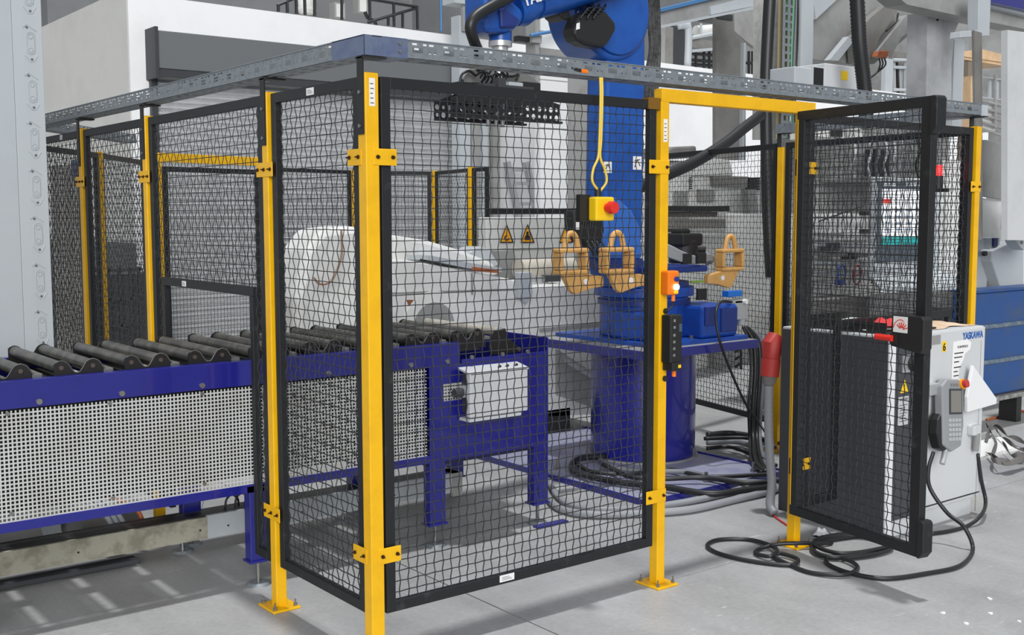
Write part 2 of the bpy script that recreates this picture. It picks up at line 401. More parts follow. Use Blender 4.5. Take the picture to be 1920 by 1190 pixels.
def clamp(t, x, y, z, dirs, zr=0):
    """dirs: list of (dx,dy) unit directions the clamp ear goes; plates lie on the outer faces"""
def post(P, label, ztop=2.2, s=.025, brk=None, clamps=(), base=True, group='yellow fence posts', zb=0, lab=None):
    t = thing('fence_post', label, 'post', (P[0], P[1], zb), group)
    x, y = P
    B(x-s, y-s, zb+.008, x+s, y+s, ztop).build('upright', YEL, t, bev=.004)
    if base:
        B(x-.065, y-.075, zb, x+.065, y+.075, zb+.01).build('base_plate', YEL, t, bev=.003)
        a = MB()
        for dx in (-1, 1):
            for dy in (-1, 1):
                a.cyl((x+dx*.048, y+dy*.055, .01), (x+dx*.048, y+dy*.055, .022), .009, 6); a.cyl((x+dx*.048, y+dy*.055, .022), (x+dx*.048, y+dy*.055, .04), .004, 6)
                a.build('anchor_bolt', BOLT, t); a = MB()
    for (z, face, e0, e1) in clamps:
        # face 'y-': plate on -Y face along x from x+e0..x+e1 ; 'x-': plate on -X face along y ; 'y+','x+'
        c = MB(); th = .004; hh = .03
        sg = -1 if face[1] == '-' else 1
        f0 = s*sg; f1 = (s+th)*sg
        if face[0] == 'y': c.box(x+e0, y+f0, z-hh, x+e1, y+f1, z+hh)
        else: c.box(x+f0, y+e0, z-hh, x+f1, y+e1, z+hh)
        co = c.build('clamp', YEL, t, bev=.006)
        for e in (e0+.018, e1-.018) if e1-e0 < .13 else (e0+.018, (e0+e1)/2, e1-.018):
            bb = MB()
            if face[0] == 'y': bb.cyl((x+e, y+f1, z), (x+e, y+f1+sg*.005, z), .0075, 8); bb.cyl((x+e, y+f1, z), (x+e, y+f1+sg*.016, z), .003, 6)
            else: bb.cyl((x+f1, y+e, z), (x+f1+sg*.005, y+e, z), .0075, 8); bb.cyl((x+f1, y+e, z), (x+f1+sg*.016, y+e, z), .003, 6)
            bb.build('bolt', DBOLT, co)
    if brk:       # black bracket carrying the cable tray; brk = face
        b_ = MB()
        if brk == 'x-':
            b_.box(x-s-.006, y-.02, 1.98, x-s, y+.02, 2.255); b_.box(x-s-.006, y-.035, 2.25, x+.06, y+.03, 2.257)
            bo = b_.build('tray_bracket', RUB, t)
            for zz in (2.01, 2.13): MB().cyl((x-s-.006, y, zz), (x-s-.012, y, zz), .007, 8).build('bolt', BOLT, bo)
        else:
            b_.box(x-.02, y+s, 2.15, x+.02, y+s+.006, 2.255); b_.box(x-.02, y-.06, 2.25, x+.02, y+s+.006, 2.257)
            b_.build('tray_bracket', RUB, t)
    if lab:
        l = B(x-.012, y-s-.0015, lab-.05, x+.012, y-s-.0005, lab+.05).build('sticker', PAPER, t)
        ik = MB()
        for q in range(5): ik.box(x-.008, y-s-.002, lab-.04+q*.017, x+.007-.002*(q % 3), y-s-.0015, lab-.037+q*.017)
        ik.build('printed_lines', INK, l)
    return t
post((0, 0), s=.028, label='tall yellow square post at the nearest corner of the cage', brk='x-', lab=2.13,
     clamps=((1.9, 'y-', .0, .10), (1.9, 'x-', .0, .10), (.42, 'y-', .0, .10), (.42, 'x-', .0, .10)))
post((0, .8), 'yellow post with bolted foot in front of the conveyor side', brk='x-', clamps=((1.88, 'x-', -.075, .075), (.42, 'x-', -.075, .075)))
post((0, 2.2), 'yellow post behind the conveyor rollers, second from the left', brk='x-', clamps=((1.89, 'x-', -.075, .075), (.42, 'x-', -.075, .075)))
post((0, 3.25), 'leftmost yellow post beside the grey sheet metal column', brk='x-', clamps=((1.89, 'x-', -.075, .075), (.42, 'x-', -.075, .075)))
post((0, 4.6), 'yellow post hidden at the far left corner behind the column', brk='x-')
post((1.5, 0), 'yellow post at the left of the gate opening, carrying the orange button box', lab=2.06, clamps=((1.9, 'y-', -.10, .025), (.42, 'y-', -.10, .025)))
post((2.49, 0.0), 'yellow hinge post of the open gate', clamps=((1.92, 'y+', 0, .10), (.42, 'y+', 0, .10), (1.92, 'y-', 0, .09), (.42, 'y-', 0, .09)))
post((4.1, 0), 'yellow post at the right front corner beside the blue bin', base=False, clamps=((1.85, 'y-', -.08, .025),), brk='y+')
post(Bp, 'yellow side post seen just left of the open gate', ztop=2.16, brk='y+')
post(C, 'yellow side post behind the gate opening post', ztop=2.16)
for P, l in ((R0, 'far yellow post seen through mesh right of the leftmost post'), (R1, 'left jamb post of the closed rear gate'), (R2, 'right jamb post of the closed rear gate'),
             (R3, 'far yellow post seen just left of the nearest corner post'), (R4, 'far yellow post in front of the shutter right edge'), (R5, 'far yellow post standing rightmost before the white uprights')):
    post(P, l, group='yellow rear fence posts')
# gate lintel (front)
t = thing('gate_lintel', 'yellow lintel beam bridging the gate opening under the cable tray', 'beam', (1.5, 0, 2.2))
B(1.475, -.027, 2.185, 2.56, .023, 2.243).build('beam', YEL, t, bev=.003)
B(1.40, -.02, 2.15, 1.473, .02, 2.2).build('end_bracket', mat('brown_yellow', (120, 84, 10), .6), t)
# rear gate
M, L = lineM(R1, R2)
t = thing('rear_gate_lintel', 'yellow lintel beam over the closed rear gate', 'beam', (*R1, 2.2))
q = MB(); q.M = M; q.box(-.03, -.025, 2.2, L+.03, .025, 2.285); q.build('beam', YEL, t, bev=.003)
panel(R1, R2, 'closed rear mesh gate under the far yellow lintel', name='mesh_gate', z1=2.16, fw=.05)
# high crossbar where the machine passes the fence
t = thing('guard_crossbar', 'black crossbar over the white machine behind the mesh', 'crossbar', (4.98, 4.4, 1.7))
B(4.965, 4.30, 1.70, 4.995, 5.95, 1.755).build('bar', BLK, t)
B(4.96, 4.30, 1.4, 5.0, 4.36, 1.70).build('end_bracket', BLK, t)

# gate leaf, open towards the camera
Pg = Vector((2.41, -.05, 0)); Qg = Vector((2.259, -.866, 0))
M, L = lineM(Pg, Qg)
t = thing('mesh_gate', 'open black mesh gate leaf swung out towards the viewer, red handle on its lock', 'gate', (2.41, -.05, .19))
fr = MB(); fr.M = M; h = .02
fr.box(0, -h, .19, .05, h, 2.19); fr.box(.05, -h, 2.145, L-.055, h, 2.19); fr.box(.05, -h, .19, L-.055, h, .235)
fr.box(L-.055, -h, .19, L, h, 2.19)
fr.build('frame', BLK, t, bev=.002)
wm = MB(); wm.M = M; wires(wm, .04, L-.045, .225, 2.155); wm.build('wire_mesh', WIRE, t, smooth=True, kind='stuff')
for za, zb in ((2.03, 2.19), (.19, .36)):
    q = MB(); q.M = M; q.prism([(L, za), (L+.012, za-.0), (L+.035, za+.03), (L+.035, zb-.012), (L+.025, zb), (L, zb)], -.03, .03); q.build('stop_plate', BLK, t, bev=.004)
for zz in (.43, 1.92):
    q = MB(); q.M = M; q.cyl((-.012, 0, zz-.04), (-.012, 0, zz+.04), .012, 12); q.build('hinge', BLK, t)
q = MB(); q.M = M; q.box(.006, -.022, .24, .010, -.019, 2.15); q.build('edge_strip', YEL, t)
lk = MB(); lk.M = M
lk.prism([(L-.14, 1.115), (L+.03, 1.095), (L+.042, 1.12), (L+.042, 1.24), (L+.03, 1.255), (L-.135, 1.255)], -.075, -.02)
lock = lk.build('lock_box', RUB, t, bev=.004)
q = MB(); q.M = M; q.box(L-.125, -.0765, 1.178, L-.045, -.075, 1.248); q.build('sticker', PAPER, lock)
q = MB(); q.M = M
for k in range(6):
    a0 = math.radians(20+k*24); cx, cz = L-.075, 1.19
    q.tube([(cx+.010*math.cos(a0), -.0775, cz+.010*math.sin(a0)), (cx+.034*math.cos(a0), -.0775, cz+.034*math.sin(a0))], .0022, 5)
q.tube([(L-.082+.040*math.cos(math.radians(a0)), -.0775, 1.19+.044*math.sin(math.radians(a0))) for a0 in range(60, 171, 10)], .0018, 5)
q.build('printed_emblem', REDP, lock)
q = MB(); q.M = M; q.tube([(L-.115, -.09, 1.15), (L-.21, -.09, 1.150)], .014, 10); q.build('handle', REDP, lock, smooth='auto', label='red lever handle')
q = MB(); q.M = M; q.box(L-.135, -.085, 1.125, L-.10, -.07, 1.172); q.build('handle_pivot', RUB, lock)

# ================================================================ CABLE TRAY
def tray(P, Q, z0, z1, wdt, inner, skip=0):
    """side wall on the outer line P-Q, bottom, inner wall"""
    M, L = lineM(P, Q)
    rows = [z0, z0+.014, z0+.022, z0+.030, z0+.042, z0+.050, z0+.057, z1]
    xs = [0]; kinds = []
    u = skip
    def seg(w_, k):
        xs.append(xs[-1]+w_); kinds.append(k)
    if skip: seg(skip, 's')
    i = 0
    while xs[-1] < L-.16:
        # unit of 150mm: big slot 40 | gap 12 | small 8 | gap 10 | small 8 | gap 12 | dash ...
        for w_, k in ((.022, 's'), (.022, 'BT'), (.026, 'B'), (.016, 'T'), (.010, 's'), (.010, 'dT'), (.012, 'T'), (.010, 'd'), (.012, 's')):
            seg(w_, k)
    seg(L-xs[-1], 's')
    def hole(i, j):
        k = kinds[i]
        if 'B' in k and j in (2, 3): return True
        if 'd' in k and j == 2: return True
        if 'T' in k and j == 5: return True
        return False
    q = MB(); q.M = M
    q.lattice(xs, rows, hole, 0, .0015 if inner > 0 else -.0015)
    q.lattice(xs, rows, hole, wdt*inner, (wdt+.0015)*inner)
    # bottom with slots
    xb = [0]; kb = []
    while xb[-1] < L-.12:
        for w_, k in ((.05, 's'), (.05, 'h')): xb.append(xb[-1]+w_); kb.append(k)
    xb.append(L); kb.append('s')
    M2 = M @ Matrix(((1, 0, 0, 0), (0, 0, 1, 0), (0, 1, 0, z0), (0, 0, 0, 1)))
    q.M = M2
    ys = [0, .02*inner, .04*inner, (wdt-.04)*inner, (wdt-.02)*inner, wdt*inner]
    q.lattice(xb, ys, lambda i, j: kb[i] == 'h' and j in (1, 3), 0, .0015)
    q.M = M
    q.box(0, -.004*inner, z1-.002, L, .008*inner, z1+.002)
    return q
t = thing('cable_tray', 'perforated galvanised cable tray running round the top of the cage', 'cable tray', (0, 0, 2.26))
tray((0, -.03), (4.16, -.03), 2.262, 2.328, .10, 1, skip=.15).build('front_section', GALV, t)
tray((-.03, 4.25), (-.03, -.03), 2.262, 2.328, .10, 1, skip=.0).build('side_section', GALV, t)
tray((4.16, 0), (4.33, 1.56), 2.255, 2.32, .10, 1).build('side_section', GALV, t)
tray((-.03, 4.25), (.95, 5.3), 2.255, 2.32, .10, -1).build('rear_section', GALV, t)
cc = MB(); cc.box(-.034, -.034, 2.26, .15, -.031, 2.331); cc.box(-.034, -.034, 2.26, -.031, .2, 2.331); cc.box(-.034, -.034, 2.259, .15, .1, 2.2605)
cc.build('corner_cover', mat('bluish_galvanised', (112, 124, 150), .4, .4, c2=(90, 104, 140), scale=20, amt=.6), t, bev=.002)
for zz in (2.283, 2.312): MB().cyl((.115, -.034, zz), (.115, -.040, zz), .007, 8).build('bolt', BOLT, t)
B(4.10, -.034, 2.25, 4.165, .075, 2.325).build('end_cover', LGC, t, bev=.002)
def cable(name, label, pts, r, m_, cat='cable', n=8, seg=8, group=None, parent=None, smooth=True):
    q = MB().tube(catmull(pts, seg), r, n)
    o = q.build(name, m_, parent, smooth=True)
    if parent is None: tag(o, label, cat, group)
    return o
random.seed(3)
for k, (m_, yy, zz) in enumerate(((YCAB, .02, 2.272), (CGRY, .03, 2.275), (CBLK, .04, 2.272), (YCAB, .05, 2.274))):
    pts = [(x+.02, yy+random.uniform(-.012, .012), zz+random.uniform(-.002, .008)) for x in np.linspace(.05, 4.05, 26)]
    MB().tube(catmull(pts, 3), .0045, 6).build('cable', m_, t, smooth=True)
for k, (m_, yy) in enumerate(((YCAB, .0), (CGRY, .03))):
    pts = [(yy, y+.0, 2.272+random.uniform(0, .01)) for y in np.linspace(.05, 4.1, 20)]
    MB().tube(catmull(pts, 3), .0045, 6).build('cable', m_, t, smooth=True)
p = PX(1090, 134, Y=-.02)
q = MB().tube([(p[0]-.05, -.022, p[2]+.004), (p[0]-.01, -.024, p[2]+.002)], .010, 8); q.build('plug_body', RUB, t, smooth='auto')
q = MB().tube([(p[0]-.01, -.024, p[2]+.002), (p[0]+.025, -.025, p[2])], .010, 8); q.build('plug_cap', ORG, t, smooth='auto', label='orange plug cap')

# ================================================================ things on the front fence
# emergency stop box hanging on a yellow cable
t = thing('emergency_stop_box', 'yellow emergency stop box with red mushroom button hanging on the front mesh', 'stop button', (1.09, -.04, 1.70))
eb = MB(); eb.box(1.045, -.075, 1.665, 1.15, -.025, 1.765); e1 = eb.build('housing', mat('stop_box_yellow', (238, 196, 20), .4), t, bev=.008)
B(1.0, -.024, 1.66, 1.06, .0, 1.775).build('back_plate', RUB, t)
MB().cyl((1.105, -.075, 1.72), (1.105, -.10, 1.72), .018, 16).build('button_stem', REDP, t, smooth='auto')
MB().cyl((1.105, -.098, 1.72), (1.105, -.125, 1.72), .027, 20, .024).build('button', REDP, t, smooth='auto', label='red mushroom push button')
MB().cyl((1.085, -.04, 1.765), (1.085, -.04, 1.80), .014, 12).build('cable_gland', RUB, t, smooth='auto')
yc = [(1.085, -.045, 1.79), (1.05, -.045, 1.83), (1.055, -.045, 1.88), (1.082, -.045, 1.93), (1.088, -.045, 2.0), (1.092, -.045, 2.1), (1.098, -.04, 2.2), (1.10, -.035, 2.26)]
yd = [(1.095, -.045, 1.79), (1.13, -.045, 1.83), (1.12, -.045, 1.88), (1.094, -.045, 1.93), (1.098, -.045, 2.0), (1.102, -.045, 2.1), (1.108, -.04, 2.2), (1.11, -.035, 2.26)]
cable('hanging_cable', 'yellow cable looped from the tray down to the emergency stop box', yc, .0055, YCAB, n=8)
MB().tube(catmull(yd, 8), .0055, 8).build('return_loop', YCAB, bpy.data.objects['hanging_cable'], smooth=True)
# orange button box on gate post
t = thing('button_box', 'orange push-button box with lit white lamp on the yellow gate post', 'button box', (1.51, -.03, 1.38))
B(1.478, -.075, 1.335, 1.548, -.026, 1.442).build('housing', ORG, t, bev=.008)
MB().cyl((1.525, -.075, 1.405), (1.525, -.084, 1.405), .012, 16).build('blue_button', mat('button_blue', (30, 50, 130), .4), t, smooth='auto')
MB().cyl((1.525, -.075, 1.37), (1.525, -.085, 1.37), .013, 16).build('lamp', WHTLIT, t, smooth='auto')
B(1.512, -.0765, 1.341, 1.538, -.075, 1.352).build('label_plate', YLAB, t)
cable('pigtail_cable', 'short black and orange cable below the orange button box', [(1.535, -.05, 1.31), (1.535, -.045, 1.285), (1.525, -.04, 1.27), (1.51, -.03, 1.262)], .004, CBLK)
MB().cyl((1.535, -.05, 1.336), (1.535, -.05, 1.305), .009, 10).build('orange_gland', ORG, bpy.data.objects['button_box'], smooth='auto')
# safety switch
t = thing('safety_switch', 'long black safety interlock switch on the yellow gate post', 'switch', (1.51, -.03, 1.1))
B(1.485, -.085, 1.03, 1.56, -.026, 1.245).build('housing', RUB, t, bev=.006)
B(1.492, -.092, .995, 1.552, -.03, 1.032).build('lower_block', RUB, t, bev=.004)
B(1.538, -.0865, 1.17, 1.556, -.085, 1.205).build('display_window', SCRG, t)
B(1.528, -.0935, 1.008, 1.545, -.092, 1.022).build('yellow_label', YLAB, t)
for zz in (1.215, 1.185, 1.15, 1.12, 1.09, 1.06):
    B(1.497+.004*((zz*100) % 3), -.0865, zz, 1.515, -.085, zz+.012).build('key_slot', MGRD, t)
MB().cyl((1.54, -.055, .995), (1.54, -.055, .965), .010, 10).build('cable_gland', ORG, t, smooth='auto')
for zz in (1.26, .955):
    o = MB().cyl((1.51, -.0255, zz), (1.51, -.034, zz), .013, 14).build('cable_grommet', RUB, None, smooth='auto')
    tag(o, 'black rubber cable grommet on the gate post ' + ('above the black safety switch' if zz > 1.1 else 'below the black safety switch'), 'grommet', 'grommets on the gate post')
# status lamp behind the gate stile
p = PX(1757, 321, Y=.1)
t = thing('status_lamp', 'glowing red status lamp beside the gate upper stile', 'lamp', tuple(p))
MB().cyl((p[0]+.01, .1, p[2]-.1), (p[0]+.01, .1, p[2]-.025), .03, 16).build('lamp_base', RUB, t, smooth='auto')
MB().cyl((p[0]+.01, .1, p[2]-.025), (p[0]+.01, .1, p[2]+.035), .025, 16).build('lamp_lens', REDLIT, t, smooth='auto')
B(p[0]-.01, .03, p[2]-.12, p[0]+.02, .12, p[2]-.1).build('mount', RUB, t)

# ================================================================ CONVEYOR
t = thing('roller_conveyor', 'blue roller conveyor with perforated white side passing through the cage', 'conveyor', (0, 1.5, 0))
XC0, XC1 = -1.45, 1.18
for (y0, y1, fa, fb) in ((1.10, 1.106, 1.106, 1.15), (1.93, 1.936, 1.89, 1.93)):
    q = MB(); q.box(XC0, y0, .932, XC1, y1, 1.043); q.box(XC0, fa, 1.037, XC1, fb, 1.043); q.box(XC0, fa, .47, .99, fb, .476)
    q.box(XC0, y0, .44, .99, y1, .480)
    q.build('side_rail', BLUEC, t, bev=.002)
pp_, hs = .0165, .0104
nx = int((.99-XC0)/pp_); xs = []; 
for i in range(nx): xs += [XC0+i*pp_, XC0+i*pp_+(pp_-hs)]
xs.append(XC0+nx*pp_)
zs = []; nz = 27
for j in range(nz): zs += [.480+j*pp_, .480+j*pp_+(pp_-hs)]
zs.append(.480+nz*pp_)
MB().lattice(xs, zs, lambda i, j: i % 2 == 1 and j % 2 == 1, 1.104, 1.1055).build('perforated_side_sheet', PERF, t)
MB().lattice(xs, zs, lambda i, j: i % 2 == 1 and j % 2 == 1, 1.931, 1.9325).build('perforated_side_sheet', PERF, t)
B(-1.45, 1.47, .50, .9, 1.56, .95).build('hole_gloom_box', DRK, t)  # dark box added for the gloom behind the perforations
B(-1.45, 1.19, .50, .95, 1.196, .92).build('hole_gloom_sheet', RUB, t)  # dark sheet added so the side holes read as shaded
for x in (-.88, -.55, -.2, .42, .88, 1.1):
    MB().cyl((x, 1.10, .952), (x, 1.092, .952), .012, 10).build('cap_screw', BOLT, t, smooth='auto')
for x in (-1.0, -.6, -.2, .2, .6):
    for z in (.515, .915): MB().cyl((x, 1.104, z), (x, 1.100, z), .009, 10).build('rivet', BOLT, t, smooth='auto')
# end block
q = MB()
wx = [.99, 1.075, 1.205, 1.767]; wz = [.44, .748, .838, .93]
q.lattice(wx, wz, lambda i, j: i == 1 and j == 1, 1.10, 1.106)
q.box(1.19, 1.10, .93, 1.767, 1.106, .955); q.box(1.70, 1.10, .12, 1.767, 1.106, .44)
q.box(1.761, 1.10, .42, 1.767, 1.94, 1.03); q.box(1.60, 1.10, .93, 1.767, 1.16, .936)
q.prism([(1.19, .955), (1.767, .955), (1.767, 1.03), (1.70, 1.03), (1.60, .975), (1.19, .975)], 1.934, 1.94)
q.box(.99, 1.934, .44, 1.767, 1.94, .955)
q.build('end_plate', BLUEC, t, bev=.002)
xs2 = [1.07+i*.0083 for i in range(18)]; zs2 = [.742+j*.0083 for j in range(13)]
MB().lattice(xs2, zs2, lambda i, j: i % 2 == 1 and j % 2 == 1, 1.112, 1.1135).build('window_grille', PERF, t)
q = MB().lattice([1.60+i*.0083 for i in range(16)], [1.0-.06+j*.0083 for j in range(7)], lambda i, j: i % 2 == 1 and j % 2 == 1, 1.90, 1.9015); q.build('end_grille', PERF, t)
B(.99, 1.12, .42, 1.75, 1.9, .44).build('under_tray', mat('dark_navy', (24, 26, 60), .6), t)
MB().cyl((1.12, 1.07, .79), (1.19, 1.07, .79), .022, 14).build('motor_stub', DRK, t, smooth='auto')
MB().cyl((1.17, 1.06, .795), (1.185, 1.06, .795), .032, 16).build('hose_clip', LGC, t, smooth='auto')
# legs
def leg(x, y, near=True, zt=.45, w_=.048):
    l = MB(); l.box(x-w_, y-.03, .12, x+w_, y+.03, zt); lo = l.build('leg', BLUEC, t, bev=.003)
    B(x-w_-.008, y-.04, .112, x+w_+.008, y+.04, .122).build('foot_flange', BLUEC, lo)
    MB().cyl((x, y, .01), (x, y, .115), .010, 10).build('foot_screw', BOLT, lo, smooth='auto')
    MB().cyl((x, y, 0), (x, y, .014), .058, 24, .045).build('foot_pad', GALV, lo, smooth='auto')
for x in (.06, 1.04, 1.72): leg(x, 1.135); leg(x, 1.93)
leg(-1.2, 1.135); leg(-1.2, 1.93)
B(.0, 1.1, .44, .12, 1.106, .47).build('leg_gusset', BLUEC, t)
# rollers with brackets
def roller(x, m_=ROLL, y0=1.165, y1=1.85, z=1.073, r=.0245):
    o = MB().cyl((x, y0, z), (x, y1, z), r, 20).build('roller', m_, t, smooth='auto')
    return o
pairs = [-1.343, -1.06, -.776, -.489, -.21, .073, .352, .635, .917, 1.197]
for a in pairs:
    b_ = a+.127
    for x in (a, b_):
        ro = roller(x, ROLL)
    prof = []
    for x in list(np.linspace(a-.027, a+.06, 14))+list(np.linspace(b_-.06, b_+.055, 18)):
        da, db = abs(x-a), abs(x-b_)
        zz = 1.073-.034
        dd = min(da, db); cz_ = lambda q_: 1.073+math.sqrt(max(.0275**2-q_*q_, 0))
        if dd < .017: zz = cz_(dd)
        else:
            u_ = min(1, (dd-.017)/.042); u_ = u_*u_*(3-2*u_); zz = cz_(.017)*(1-u_)+1.048*u_
        prof.append((x, zz))
    poly = prof + [(b_+.06, 1.0), (a-.027, 1.0)]
    for (ya, yb) in ((1.152, 1.160), (1.855, 1.863)):
        br = MB().prism(poly, ya, yb).build('roller_bracket', BRKT, t)
        if ya < 1.5:
            for x in (a, b_): MB().cyl((x, 1.152, 1.073), (x, 1.145, 1.073), .0095, 12).build('axle_bolt', HUB, br, smooth='auto')
            MB().tube([(px_, 1.149, pz_+.001) for px_, pz_ in prof[1:-1]], .0028, 5).build('rim', mat('bracket_edge', (78, 78, 76), .4), br)
    B(a-.045, 1.17, .985, b_+.04, 1.85, .99).build('shadow_plate', RUB, t)  # plate added under each pair to deepen the floor shadow
    # middle return roller, lower
    MB().cyl((a+.072, 1.17, 1.035), (a+.072, 1.85, 1.035), .016, 14).build('lower_roller', ROLLW if a in (-.489, -.776) else ROLL, t, smooth='auto')
    B(b_+.045, 1.15, 1.038, b_+.085, 1.86, 1.056).build('cross_bar', mat('crossbar_grey', (92, 92, 90), .5, c2=(120, 118, 112), scale=10, amt=.5), t, bev=.002)
    B(b_+.05, 1.146, 1.043, b_+.08, 1.152, 1.052).build('bar_clip', BOLT, t)
roller(1.478, ROLLW)
MB().cyl((1.478, 1.152, 1.073), (1.478, 1.165, 1.073), .026, 18).build('roller_cap', ALU, t, smooth='auto')
q = MB().prism([(1.44, 1.08), (1.51, 1.09), (1.53, 1.04), (1.60, .985), (1.62, .965), (1.60, .955), (1.42, .955), (1.40, 1.0)], 1.15, 1.158); q.build('end_bracket', BRKT, t)
MB().cyl((1.60, 1.152, .972), (1.60, 1.142, .972), .012, 12).build('axle_bolt', HUB, t, smooth='auto')
for x in (1.25, 1.45, 1.62): MB().cyl((x, 1.10, .962), (x, 1.09, .962), .011, 10).build('cap_screw', BOLT, t, smooth='auto')
# white electric box
t2 = thing('junction_box', 'white steel junction box mounted on the blue end of the conveyor', 'electric box', (1.35, 1.03, .66))
B(1.17, 1.0, .665, 1.545, 1.035, .895).build('door', CABW, t2, bev=.006)
B(1.19, 1.037, .68, 1.53, 1.098, .88).build('body', DRK, t2)
q = MB(); q.prism([(1.0, .895), (1.10, .915), (1.10, .905), (1.0, .885)], 1.165, 1.55, axis='x'); q.build('rain_lip', CABW, t2)
q = MB(); q.box(1.165, 1.0, .645, 1.5, 1.09, .660); q.build('bottom_lip', CABW, t2)
for x in (1.38, 1.43, 1.49): MB().cyl((x, 1.04, .898), (x+.02, 1.05, .908), .008, 8).build('latch', RUB, t2)

# lower duct beam behind the conveyor legs
t = thing('floor_duct', 'long dusty beige floor duct lying under the conveyor', 'duct', (0, 1.8, .05))
B(-1.9, 1.78, .062, .09, 1.80, .172).build('beige_side', BEAMB, t)
B(.09, 1.78, .062, 1.66, 1.80, .178).build('grey_side', LGC, t)
B(-1.9, 1.80, .16, 1.66, 1.93, .178).build('top_cover', RUB, t)
B(-1.9, 1.80, .062, 1.66, 1.93, .07).build('bottom', MGRD, t)
B(1.60, 1.775, .04, 1.67, 1.95, .178).build('end_cap', MGR, t)
for x in (-.55, .05, .20, .33, .62, .8, 1.0, 1.2): MB().cyl((x, 1.78, .11), (x, 1.777, .11), .005, 8).build('hole', INK, t)
for x in (-1.5, -.02, .9):
    MB().cyl((x, 1.84, .0), (x, 1.84, .012), .055, 20, .045).build('support_pad', GALV, t, smooth='auto')
    MB().cyl((x, 1.84, .01), (x, 1.84, .064), .009, 8).build('support_stud', BOLT, t)
B(-1.9, 1.74, .015, -.28, 1.82, .035).build('kick_rail', DRK, t)
for k in range(4):
    x = .25+.055*k
    o = cable('coiled_cable', '', [(x-.03, 1.86, .18), (x-.02, 1.86, .225), (x+.01, 1.86, .245), (x+.04, 1.86, .22), (x+.05, 1.87, .18)], .006, CBLK)
    tag(o, 'black cable loop over the floor duct under the conveyor, ' + ('leftmost', 'second from left', 'third from left', 'rightmost')[k], 'cable', 'cable loops on the floor duct')
# grey chute and hoses behind at bottom left
t = thing('steel_chute', 'grey folded steel chute behind the beige duct at the lower left', 'chute', (-1.0, 2.4, 0))
q = MB(); q.prism([(-1.6, .0), (-.55, .0), (-.62, .33), (-1.25, .42), (-1.6, .2)], 2.30, 2.32); q.build('side', MGR, t)
q = MB(); q.prism([(-1.25, .42), (-.62, .33), (-.60, .34), (-1.25, .44)], 2.0, 2.32); q.build('lip', LGC, t)
B(-.40, 2.2, 0, -.1, 2.9, .20).build('box', MGRD, t)
cable('orange_hose', 'orange hose dropping behind the beige duct', [(-.45, 2.3, .35), (-.32, 2.15, .28), (-.2, 2.0, .22), (-.16, 1.96, .1)], .012, COPP)
for k in range(3):
    cable('grey_hose', 'grey hose bundled behind the beige duct, ' + ('leftmost of three', 'middle of three', 'rightmost of three')[k], [(-.62+.04*k, 2.3, .4), (-.45+.04*k, 2.15, .30), (-.36+.03*k, 2.0, .22), (-.32+.03*k, 1.95, .14)], .013, CHOSE, group='grey hoses behind the duct')
t = thing('flat_steel_plate', 'large black steel profile lying on the floor behind the duct', 'plate', (.1, 2.9, 0))
q = MB(); q.prism([(-.35, 2.35), (.25, 2.05), (.5, 2.05), (.5, 2.1), (.28, 2.12), (-.3, 2.4)], .0, .05, axis='z'); q.build('angle_bar', RUB, t)
q = MB(); q.prism([(-.5, 2.45), (.2, 2.2), (.9, 3.6), (.3, 3.7)], .0, .012, axis='z'); q.build('sheet', MGR, t)

# ================================================================ PEDESTAL + ROBOT
PCX, PCY = 3.40, 2.02
t = thing('robot_pedestal', 'ultramarine cylindrical steel pedestal bolted to the floor', 'pedestal', (PCX, PCY, 0))
# base plate (octagon-ish, rotated)
q = MB(); q.box(2.45, 1.02, .0, 3.70, 3.0, .022); q.build('floor_plate', mat('grey_blue_plate', (150, 152, 172), .45, c2=(120, 122, 160), scale=5, amt=.6), t, bev=.002)
q = MB(); q.box(2.45, 1.0, 0, 3.71, 1.018, .034); q.box(2.43, 1.0, 0, 2.449, 3.0, .034); q.box(3.701, 1.0, 0, 3.72, 3.0, .034); q.build('plate_edge', BLUEC, t)
o = MB().cyl((PCX, PCY, .022), (PCX, PCY, .775), .365, 72).build('drum', BLUEC, t, smooth='auto')
MB().cyl((PCX, PCY, .022), (PCX, PCY, .032), .385, 72).build('weld_ring', MGR, t, smooth='auto')
q = MB(); q.box(2.85, 1.47, .775, 3.97, 2.57, .832); q.build('top_plate', BLUEC, t, bev=.003)
B(2.86, 1.48, .832, 3.96, 2.56, .834).build('plate_top_face', MGR, t)
for (x, y) in ((2.6, 1.2), (3.1, 1.15), (3.55, 1.15), (3.58, 1.7), (3.60, 2.3), (2.6, 2.0), (2.6, 2.7)):
    a = MB().cyl((x, y, .022), (x, y, .04), .022, 6); a.cyl((x, y, .04), (x, y, .085), .011, 8); a.build('anchor_bolt', BOLT, t)
YA = 1.88
t = thing('industrial_robot', 'blue six-axis industrial robot with black motors reaching over the conveyor', 'robot', (PCX, PCY, .834))
RB = PX(1150, 620, Y=1.75)
q = MB(); q.box(3.0, 1.53, .834, 3.93, 2.50, .862); q.build('base_flange', BLUEB, t, bev=.003)
q = MB(); q.prism([(PCX+.295*math.cos(a), PCY+.32*math.sin(a)) for a in [math.pi*k/16 for k in range(32)]], .862, 1.14, axis='z')
q.build('base_casting', BLUEB, t, bev=.01)
q = MB(); q.box(3.48, 1.55, .862, 3.84, 1.90, 1.08); q.build('base_side_box', BLUEB, t, bev=.02)
B(3.06, 1.60, .862, 3.24, 2.0, 1.05).build('base_left_box', BLUEB, t, bev=.02)
q = MB(); q.prism([(3.55, .862), (3.90, .862), (3.90, 1.02), (3.84, 1.10), (3.55, 1.12)], 2.0, 2.3); q.build('base_rear_box', BLUEB, t, bev=.02)
